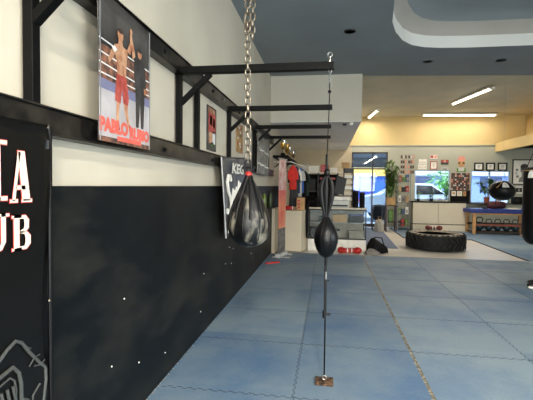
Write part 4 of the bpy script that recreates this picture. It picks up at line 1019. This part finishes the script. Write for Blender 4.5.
for x0, x1, w in ((6.59, 6.92, 'left'), (7.0, 7.31, 'middle'), (7.4, 7.73, 'right')):
    pic('framed_certificate', x0, x1, 2.18, 2.48, '%s of the three black-framed certificates above the right window' % w, M_black, M_paper, cert, 'certificate', .05, 'certificates above the right window')
# portrait drawing
t = pic('framed_portrait', 7.9, 8.62, 1.68, 2.6, 'large framed black-and-white portrait drawing right of the certificates', M_black, M_paper, None, 'picture', .035)
b = MB(); y = YF-.014
def pe(cx, cz, rx, rz_, k, dy=0): b.mat(k)._add([(cx+rx*math.cos(2*PI*i/18), y-dy, cz+rz_*math.sin(2*PI*i/18)) for i in range(18)][::-1], [tuple(range(18))])
pe(8.3, 2.24, .13, .17, 1); pe(8.3, 2.33, .13, .11, 0, .0005); pe(8.24, 2.25, .03, .014, 0, .001); pe(8.35, 2.25, .03, .014, 0, .001); pe(8.3, 2.14, .04, .012, 0, .001); pe(8.3, 2.19, .016, .022, 0, .0008)
b.mat(1)._add([(8.22, y, 2.1), (8.38, y, 2.1), (8.4, y, 1.98), (8.52, y, 1.9), (8.52, y, 1.78), (8.12, y, 1.78), (8.14, y, 1.92), (8.22, y, 1.98)], [tuple(range(8))[::-1]])
for k, (cx, cz) in enumerate(((8.06, 2.22), (8.04, 2.1), (8.08, 1.98))): pe(cx, cz, .05, .05, 2 if k % 2 else 1, .0003)
b.build('drawing', [M_blp, M_grey, M_lgrey], t, smooth=0)
pic('framed_photo', 8.0, 8.3, 1.36, 1.62, 'small framed photo below the large portrait drawing', M_paper, M_dark, [(.3, .7, .1, .9, M_grey)], fw=.05)
# collage board and papers
cells = []; rr = random.Random(9); cm = [M_hair, M_pink, M_crowd, M_lgrey, M_crowd, M_blp, M_hair]
for i in range(10):
    for j in range(9): cells.append((i/10+.008, (i+1)/10-.012, j/9+.01, (j+1)/9-.015, cm[rr.randrange(7)]))
pic('photo_collage', 5.81, 6.45, 1.46, 2.09, 'big square collage of many small photos between the two windows', None, M_hair, cells, 'photo board')
pic('dark_board', 5.79, 6.48, 1.0, 1.455, 'black board on the wall under the photo collage', M_black, M_blackm, None, 'board')
for x0, x1, lab, mt in ((5.83, 5.98, 'left of the small sheets pinned on the black board', M_card), (6.02, 6.2, 'middle pale green sheet pinned on the black board', M_beige), (6.24, 6.34, 'narrow orange sheet pinned at the right of the black board', M_redp)):
    t = thing('pinned_sheet', ((x0+x1)/2, YF-.04, 1.25), lab, 'paper'); MB().box(x0, x1, YF-.034, YF-.032, 1.24, 1.42).build('sheet', M_paper if mt is not M_redp else M_card, t); MB().box(x0+.03, x1-.03, YF-.036, YF-.034, 1.3, 1.38).build('printed_picture', mt, t)
# luchador-like wrestling poster replaced by plain coloured portrait
t = pic('mask_poster', 5.97, 6.33, 2.12, 2.76, 'tall poster of a masked orange face above the photo collage', None, M_greige, None, 'poster')
b = MB(); y = YF-.014; pe(6.15, 2.45, .13, .14, 0); pe(6.15, 2.62, .14, .10, 1, .0005); pe(6.07, 2.46, .04, .035, 2, .001); pe(6.23, 2.46, .04, .035, 2, .001)
b.mat(3).box(5.99, 6.31, y-.001, y, 2.13, 2.28); b.mat(4).box(6.05, 6.25, y-.002, y-.001, 2.16, 2.3)
b.build('printed_picture', [M_wood, M_pink, M_blp, M_green2, M_lgrey], t, smooth=0)
pic('award_sheet', 4.64, 4.93, 2.42, 2.6, 'pale sheet above the left part of the left window, upper one', None, M_whp, [(.1, .9, .2, .5, M_beige)], 'paper')
pic('award_sheet', 4.62, 4.93, 2.22, 2.4, 'pale sheet directly above the left corner of the left window, lower one', None, M_whp, [(.1, .3, .3, .7, M_beige), (.4, .6, .3, .7, M_beige), (.7, .9, .3, .7, M_beige)], 'paper')
pic('photo_strip', 5.04, 5.3, 2.62, 2.76, 'small red and white photo strip highest above the left window', None, M_whp, [(.05, .45, .2, .9, M_redp), (.55, .95, .2, .9, M_pink)], 'photo')
pic('red_framed_picture', 5.05, 5.3, 2.22, 2.52, 'thin red-framed picture above the middle of the left window', M_redp, M_paper, [(.35, .65, .2, .8, M_beige)], fw=.025)
pic('photo_strip', 5.43, 5.7, 2.4, 2.58, 'red and dark photo strip above the right part of the left window', None, M_blp, [(.05, .3, .45, .95, M_redp), (.36, .64, .45, .95, M_pink), (.7, .95, .45, .95, M_redp)], 'photo')
pic('arch_label', 5.45, 5.7, 2.2, 2.3, 'small grey arched sticker at the top right of the left window', None, M_lgrey, [(.2, .8, .1, .6, M_grey)], 'sticker')
rr = random.Random(31)
rows = ['top', 'second', 'third', 'fourth']
for j in range(4):
    for i in range(2):
        x0 = 3.98+i*.27; z0 = 2.62-j*.19
        pic('wall_photo', x0, x0+.23, z0, z0+.15, '%s photo in the %s row of the snapshots left of the left window' % ('left' if i == 0 else 'right', rows[j]), None, M_tan2, [(.05, .3, .1, .8, rr.choice(cm)), (.36, .64, .1, .8, rr.choice(cm)), (.7, .95, .1, .8, rr.choice(cm))], 'photo', group='snapshots left of the window')

# ------------------------------------------------------------------ blue padded table and weights
t = thing('padded_bench', (6.9, 14.6, 0), 'long blue padded bench table on wooden legs under the right window', 'bench')
MB().box(6.0, 7.95, 14.2, 15.0, .71, .85).build('pad', M_blue, t, bevel=.02)
MB().box(6.05, 7.9, 14.25, 14.95, .66, .71).build('apron', M_wood, t)
for x in (6.14, 7.82):
    for y in (14.28, 14.9): MB().box(x-.045, x+.045, y-.045, y+.045, 0, .66).build('leg', M_wood, t, bevel=.005)
MB().box(6.1, 7.86, 14.27, 14.33, .28, .35).build('front_rail', mat('reddish_wood', (124, 66, 48), .6), t); MB().box(6.1, 7.86, 14.85, 14.91, .28, .35).build('rear_rail', M_dwood, t)
MB().box(6.1, 7.86, 14.33, 14.85, .06, .09).build('lower_shelf', M_dwood, t)
M_kb = mat('teal_grey_enamel', (34, 56, 64), .4)
for k, (x, lab) in enumerate(((6.42, 'first and largest teal kettlebell under the blue bench'), (6.72, 'second teal kettlebell from left under the blue bench'), (7.0, 'middle teal kettlebell under the blue bench'), (7.28, 'fourth teal kettlebell from left under the blue bench'), (7.55, 'last teal kettlebell on the right under the blue bench'))):
    s = 1.34 if k == 0 else 1.16; t = thing('kettlebell', (x, 14.6, .09), lab, 'kettlebell', 'kettlebells under the blue bench')
    MB().ball((x, 14.6, .091+.115*s), .115*s, 16).build('bell', M_kb, t, smooth=180)
    MB().tube([(x-.055*s, 14.6, .09+.2*s), (x-.08*s, 14.6, .09+.29*s), (x-.05*s, 14.6, .09+.34*s), (x+.05*s, 14.6, .09+.34*s), (x+.08*s, 14.6, .09+.29*s), (x+.055*s, 14.6, .09+.2*s)], .016*s, 8).build('handle', M_kb, t)
    MB().lathe([(.001, 0), (.07, 0), (.08, .03)], (x, 14.6, .091), 14).build('foot', M_black, t)
t = thing('gym_bag', (6.9, 14.5, .85), 'dark red gym bag lying on the blue padded bench', 'bag')
MB().lathe([(.001, -.27), (.1, -.265), (.125, -.2), (.13, 0), (.125, .2), (.1, .265), (.001, .27)], (6.9, 14.5, .98), 20, 'x').build('body', mat('maroon_nylon', (84, 26, 30), .6, rgb2=(34, 20, 24), scale=5), t)
for s in (-.1, .1): MB().tube([(6.9+s, 14.37, .97), (6.9+s*.8, 14.36, 1.12), (6.9+s*.2, 14.42, 1.16)], .01, 6).build('handle', M_strap, t)
t = thing('small_black_case', (6.5, 14.4, .85), 'small black case on the left part of the blue bench', 'case')
MB().box(6.43, 6.57, 14.33, 14.45, .851, .905).build('body', M_black, t, bevel=.01); MB().box(6.48, 6.52, 14.325, 14.33, .87, .885).build('clasp', M_steel, t)
t = thing('paper_bundle', (7.45, 14.5, .85), 'loose white papers on the right part of the blue bench', 'paper')
MB().box(7.28, 7.6, 14.35, 14.6, .851, .87, .15).build('sheet', M_paper, t); MB().box(7.3, 7.55, 14.4, 14.62, .871, .89, -.2).build('sheet', M_beige, t)

# ------------------------------------------------------------------ bags hanging on the right
M_bag = mat('black_bag_vinyl', (10, 10, 9), .4, var=.3, scale=16, bump=.1, spec=.3)
def emblem(b, fx, fz, c, r, w, h, y_fn):
    pts = [(-.5, 0), (.5, 0), (.42, .5), (.28, .85), (0, 1), (-.28, .85), (-.42, .5)]
    n = len(pts); b._add([y_fn(fx+u*w, fz+v*h) for u, v in pts]+[y_fn(fx+u*w*.45, fz+.4*h+(v-.4)*h*.45) for u, v in pts]+[y_fn(fx, fz+.4*h)],
           [(i, (i+1) % n, n+(i+1) % n, n+i) for i in range(n)]+[(n+i, n+(i+1) % n, 2*n) for i in range(n)])
t = thing('wrecking_ball_bag', (4.68, 8.5, 1.28), 'round black hanging ball bag with a pale emblem, before the right window', 'punching bag')
BR = .238; BC = Vector((4.68, 8.5, 1.50))
MB().ball(BC, BR, 28, .84).build('body', M_bag, t, smooth=180)
def on_ball(x, z, g=.004):
    dx, dz = (x-BC.x)/BR, (z-BC.z)/(BR*.84); q = max(.02, 1-dx*dx-dz*dz); return (x, BC.y-BR*math.sqrt(q)-g, z)
b = MB(); emblem(b, 4.655, 1.565, BC, BR, .12, .10, lambda x, z: on_ball(x, z, .006)); b.build('emblem', M_whp, t, smooth=180)
for s in (-1, 1):
    MB().tube([on_ball(4.68+s*(.05+.12*k/6), 1.685-.13*k/6, .004) for k in range(7)], .006, 6).build('seam_piping', M_lgrey if s > 0 else M_card, t)
TOP = Vector((4.68, 8.5, 1.93))
for a in (30, 150, 270):
    a = math.radians(a); q = BC+Vector((.14*math.cos(a), .14*math.sin(a), BR*.84*.86)); MB().tube([q, TOP], .004, 6).build('hanging_strap', M_steel, t)
MB().tube([TOP, (4.68, 8.5, ZC+.1)], .002, 6).build('hanging_cable', M_steel, t)
BX, BY, BRr = 4.27, 6.3, .178
t = thing('heavy_bag', (BX, BY, .74), 'tall cylindrical black heavy bag with a pale emblem at the right edge', 'punching bag')
MB().lathe([(.001, 0), (.08, .003), (.12, .03), (.155, .08), (BRr, .16), (BRr, 1.07), (.17, 1.1), (.13, 1.115), (.001, 1.115)], (BX, BY, .74), 36).build('body', M_bag, t, smooth=50)
MB().lathe([(BRr+.0, .0), (BRr+.003, .008), (BRr+.0, .016)], (BX, BY, 1.80), 36).build('top_band', M_card, t)
b = MB()
def on_cyl(a, z): return (BX+(BRr+.008)*math.sin(a), BY-(BRr+.008)*math.cos(a), z)
pts = [(-.5, 0), (.5, 0), (.42, .5), (.28, .85), (0, 1), (-.28, .85), (-.42, .5)]
b._add([on_cyl(-.85+u*.55, 1.70+v*.11) for u, v in pts], [tuple(range(7))]); b.build('emblem', M_whp, t, smooth=0)
for a in (45, 135, 225, 315):
    a = math.radians(a); MB().tube([(BX+.15*math.cos(a), BY+.15*math.sin(a), 1.85), (BX, BY, 2.25)], .005, 6).build('hanging_strap', M_strap, t)
MB().tube([(BX, BY, 2.25), (BX, BY, 4.4)], .006, 6).build('hanging_chain', M_chain, t)

# ------------------------------------------------------------------ person standing at the right edge
def skin_mesh(name, nodes, edges, mt, parent, root=0, sub=2):
    org = Vector(parent['_o']); me = D.meshes.new(name); me.from_pydata([Vector(p[0])-org for p in nodes], edges, [])
    o = D.objects.new(name, me); COL.objects.link(o); o.parent = parent; o['_o'] = list(org)
    sm = o.modifiers.new('skin', 'SKIN'); sm.use_smooth_shade = True
    for i, nd in enumerate(nodes):
        r = nd[1]; r = r if isinstance(r, tuple) else (r, r); sv = me.skin_vertices[0].data[i]; sv.radius = r; sv.use_root = (i == root)
    ss = o.modifiers.new('sub', 'SUBSURF'); ss.levels = ss.render_levels = sub; me.materials.append(mt); return o
PX, PYY = 4.69, 6.86
pr = thing('person', (PX, PYY, 0), 'person in black clothes and black sneakers standing behind the heavy bag at the right edge', 'person')
M_skinp = mat('skin', (196, 148, 120), .5, var=.05); M_bcl = mat('black_clothing', (20, 20, 23), .85, var=.2); M_shoe = mat('black_shoe', (22, 22, 24), .5)
def P3(x, y, z): return (PX+x, PYY+y, z)
# facing -x ; left/right legs along y
nodes = [(P3(.0, 0, .95), (.10, .12)), (P3(0, 0, 1.12), (.09, .12)), (P3(-.01, 0, 1.3), (.095, .14)), (P3(0, 0, 1.43), (.065, .1)), (P3(-.01, 0, 1.53), .055), (P3(-.02, 0, 1.6), .06), (P3(-.03, 0, 1.68), .095), (P3(-.02, 0, 1.77), .085),
         (P3(0, .18, 1.42), .042), (P3(.03, .25, 1.15), .042), (P3(-.12, .24, .95), .032), (P3(-.17, .235, .9), .03),
         (P3(0, -.18, 1.42), .042), (P3(.03, -.25, 1.15), .042), (P3(-.12, -.24, .95), .032), (P3(-.17, -.235, .9), .03),
         (P3(.0, .1, .88), .095), (P3(-.03, .12, .5), .06), (P3(.02, .12, .12), .045), (P3(0, -.1, .88), .095), (P3(-.06, -.12, .5), .06), (P3(-.1, -.12, .12), .045)]
edges = [(0, 1), (1, 2), (2, 3), (3, 4), (4, 5), (5, 6), (6, 7), (3, 8), (8, 9), (9, 10), (10, 11), (3, 12), (12, 13), (13, 14), (14, 15), (0, 16), (16, 17), (17, 18), (0, 19), (19, 20), (20, 21)]
skin_mesh('body', nodes, edges, M_skinp, pr)
nt = [(P3(0, 0, .76), (.16, .185)), (P3(0, 0, 1.04), (.145, .175)), (P3(-.01, 0, 1.3), (.13, .19)), (P3(0, 0, 1.44), (.1, .15)), (P3(0, .18, 1.43), .078), (P3(.03, .24, 1.2), .06), (P3(0, -.18, 1.43), .078), (P3(.03, -.24, 1.2), .06)]
skin_mesh('shirt', nt, [(0, 1), (1, 2), (2, 3), (3, 4), (4, 5), (3, 6), (6, 7)], M_bcl, pr)
np_ = [(P3(0, 0, .96), (.14, .16)), (P3(.0, .09, .84), .115), (P3(-.03, .12, .5), .08), (P3(.02, .12, .07), .062), (P3(0, -.09, .84), .115), (P3(-.06, -.12, .5), .08), (P3(-.1, -.12, .07), .062)]
skin_mesh('trousers', np_, [(0, 1), (1, 2), (2, 3), (0, 4), (4, 5), (5, 6)], M_bcl, pr)
b = MB().ball(P3(.015, 0, 1.775), .105, 16, .95, 1.05, .9); hr = b.build('hair', mat('dark_hair', (30, 24, 20), .6), pr, smooth=180)
b = MB().ball(P3(-.125, 0, 1.665), .016, 8, 1.3); b.build('nose', M_skinp, pr, smooth=180)
for s in (-1, 1):
    MB().ball(P3(-.112, s*.035, 1.70), .012, 8).build('eye', M_dark, pr); MB().ball(P3(-.02, s*.095, 1.68), .022, 8, 1.4, .8, .4).build('ear', M_skinp, pr)
MB().box(PX-.122, PX-.108, PYY-.024, PYY+.024, 1.618, 1.626).build('mouth', M_pink, pr, bevel=.003)
for s, bx in ((1, .02), (-1, -.1)):
    y = PYY+s*.12; x = PX+bx; g = s
    sh = MB(); K = 9; vs = []; fs = []
    seq = [(.08, .03, .10), (.06, .045, .115), (0, .045, .11), (-.06, .045, .085), (-.12, .05, .06), (-.17, .045, .05), (-.2, .03, .04)]
    for q, w, h in seq:
        for j in range(10): a = PI*j/9; vs.append((x+q, y+w*math.cos(a), .028+h*math.sin(a)*.95))
    for i in range(len(seq)-1):
        for j in range(9): fs.append((i*10+j, i*10+j+1, (i+1)*10+j+1, (i+1)*10+j))
        fs.append((i*10+9, i*10, (i+1)*10, (i+1)*10+9))
    fs += [tuple(range(10)), tuple(range((len(seq)-1)*10, len(seq)*10))[::-1]]
    so = MB()._add(vs, fs).build('shoe', M_shoe, pr, smooth=60)
    sole = [(x+q, y+w*1.1*sg, 0.001) for sg, order in ((1, seq), (-1, seq[::-1])) for q, w, h in order]
    MB().prism(sole, (0, 0, .03)).build('sole', M_paper, so, bevel=.004)
    # hand: palm, four fingers, thumb
    hy = PYY+s*.235; hx = PX-.2
    hn = [(P3(-.17, s*.235, .9), (.024, .03)), (P3(-.215, s*.235, .862), (.014, .036)), (P3(-.235, s*.235, .845), (.013, .036))]
    ed = [(0, 1), (1, 2)]
    skin_mesh('palm', hn, ed, M_skinp, pr, sub=1)
    for f in range(4):
        oy = s*.235+(-.03+.02*f); L_ = (.062, .074, .07, .054)[f]
        skin_mesh('finger', [(P3(-.225, oy, .855), .009), (P3(-.24-L_*.4, oy, .83), .0085), (P3(-.245-L_*.5, oy, .83-L_*.5), .008), (P3(-.235-L_*.4, oy, .83-L_*.85), .007)], [(0, 1), (1, 2), (2, 3)], M_skinp, pr, sub=1)
    skin_mesh('thumb', [(P3(-.195, s*.235-s*.02, .88), .011), (P3(-.23, s*.235-s*.05, .87), .010), (P3(-.255, s*.235-s*.055, .845), .008)], [(0, 1), (1, 2)], M_skinp, pr, sub=1)

# drop the bookkeeping property
for o in D.objects:
    if '_o' in o: del o['_o']
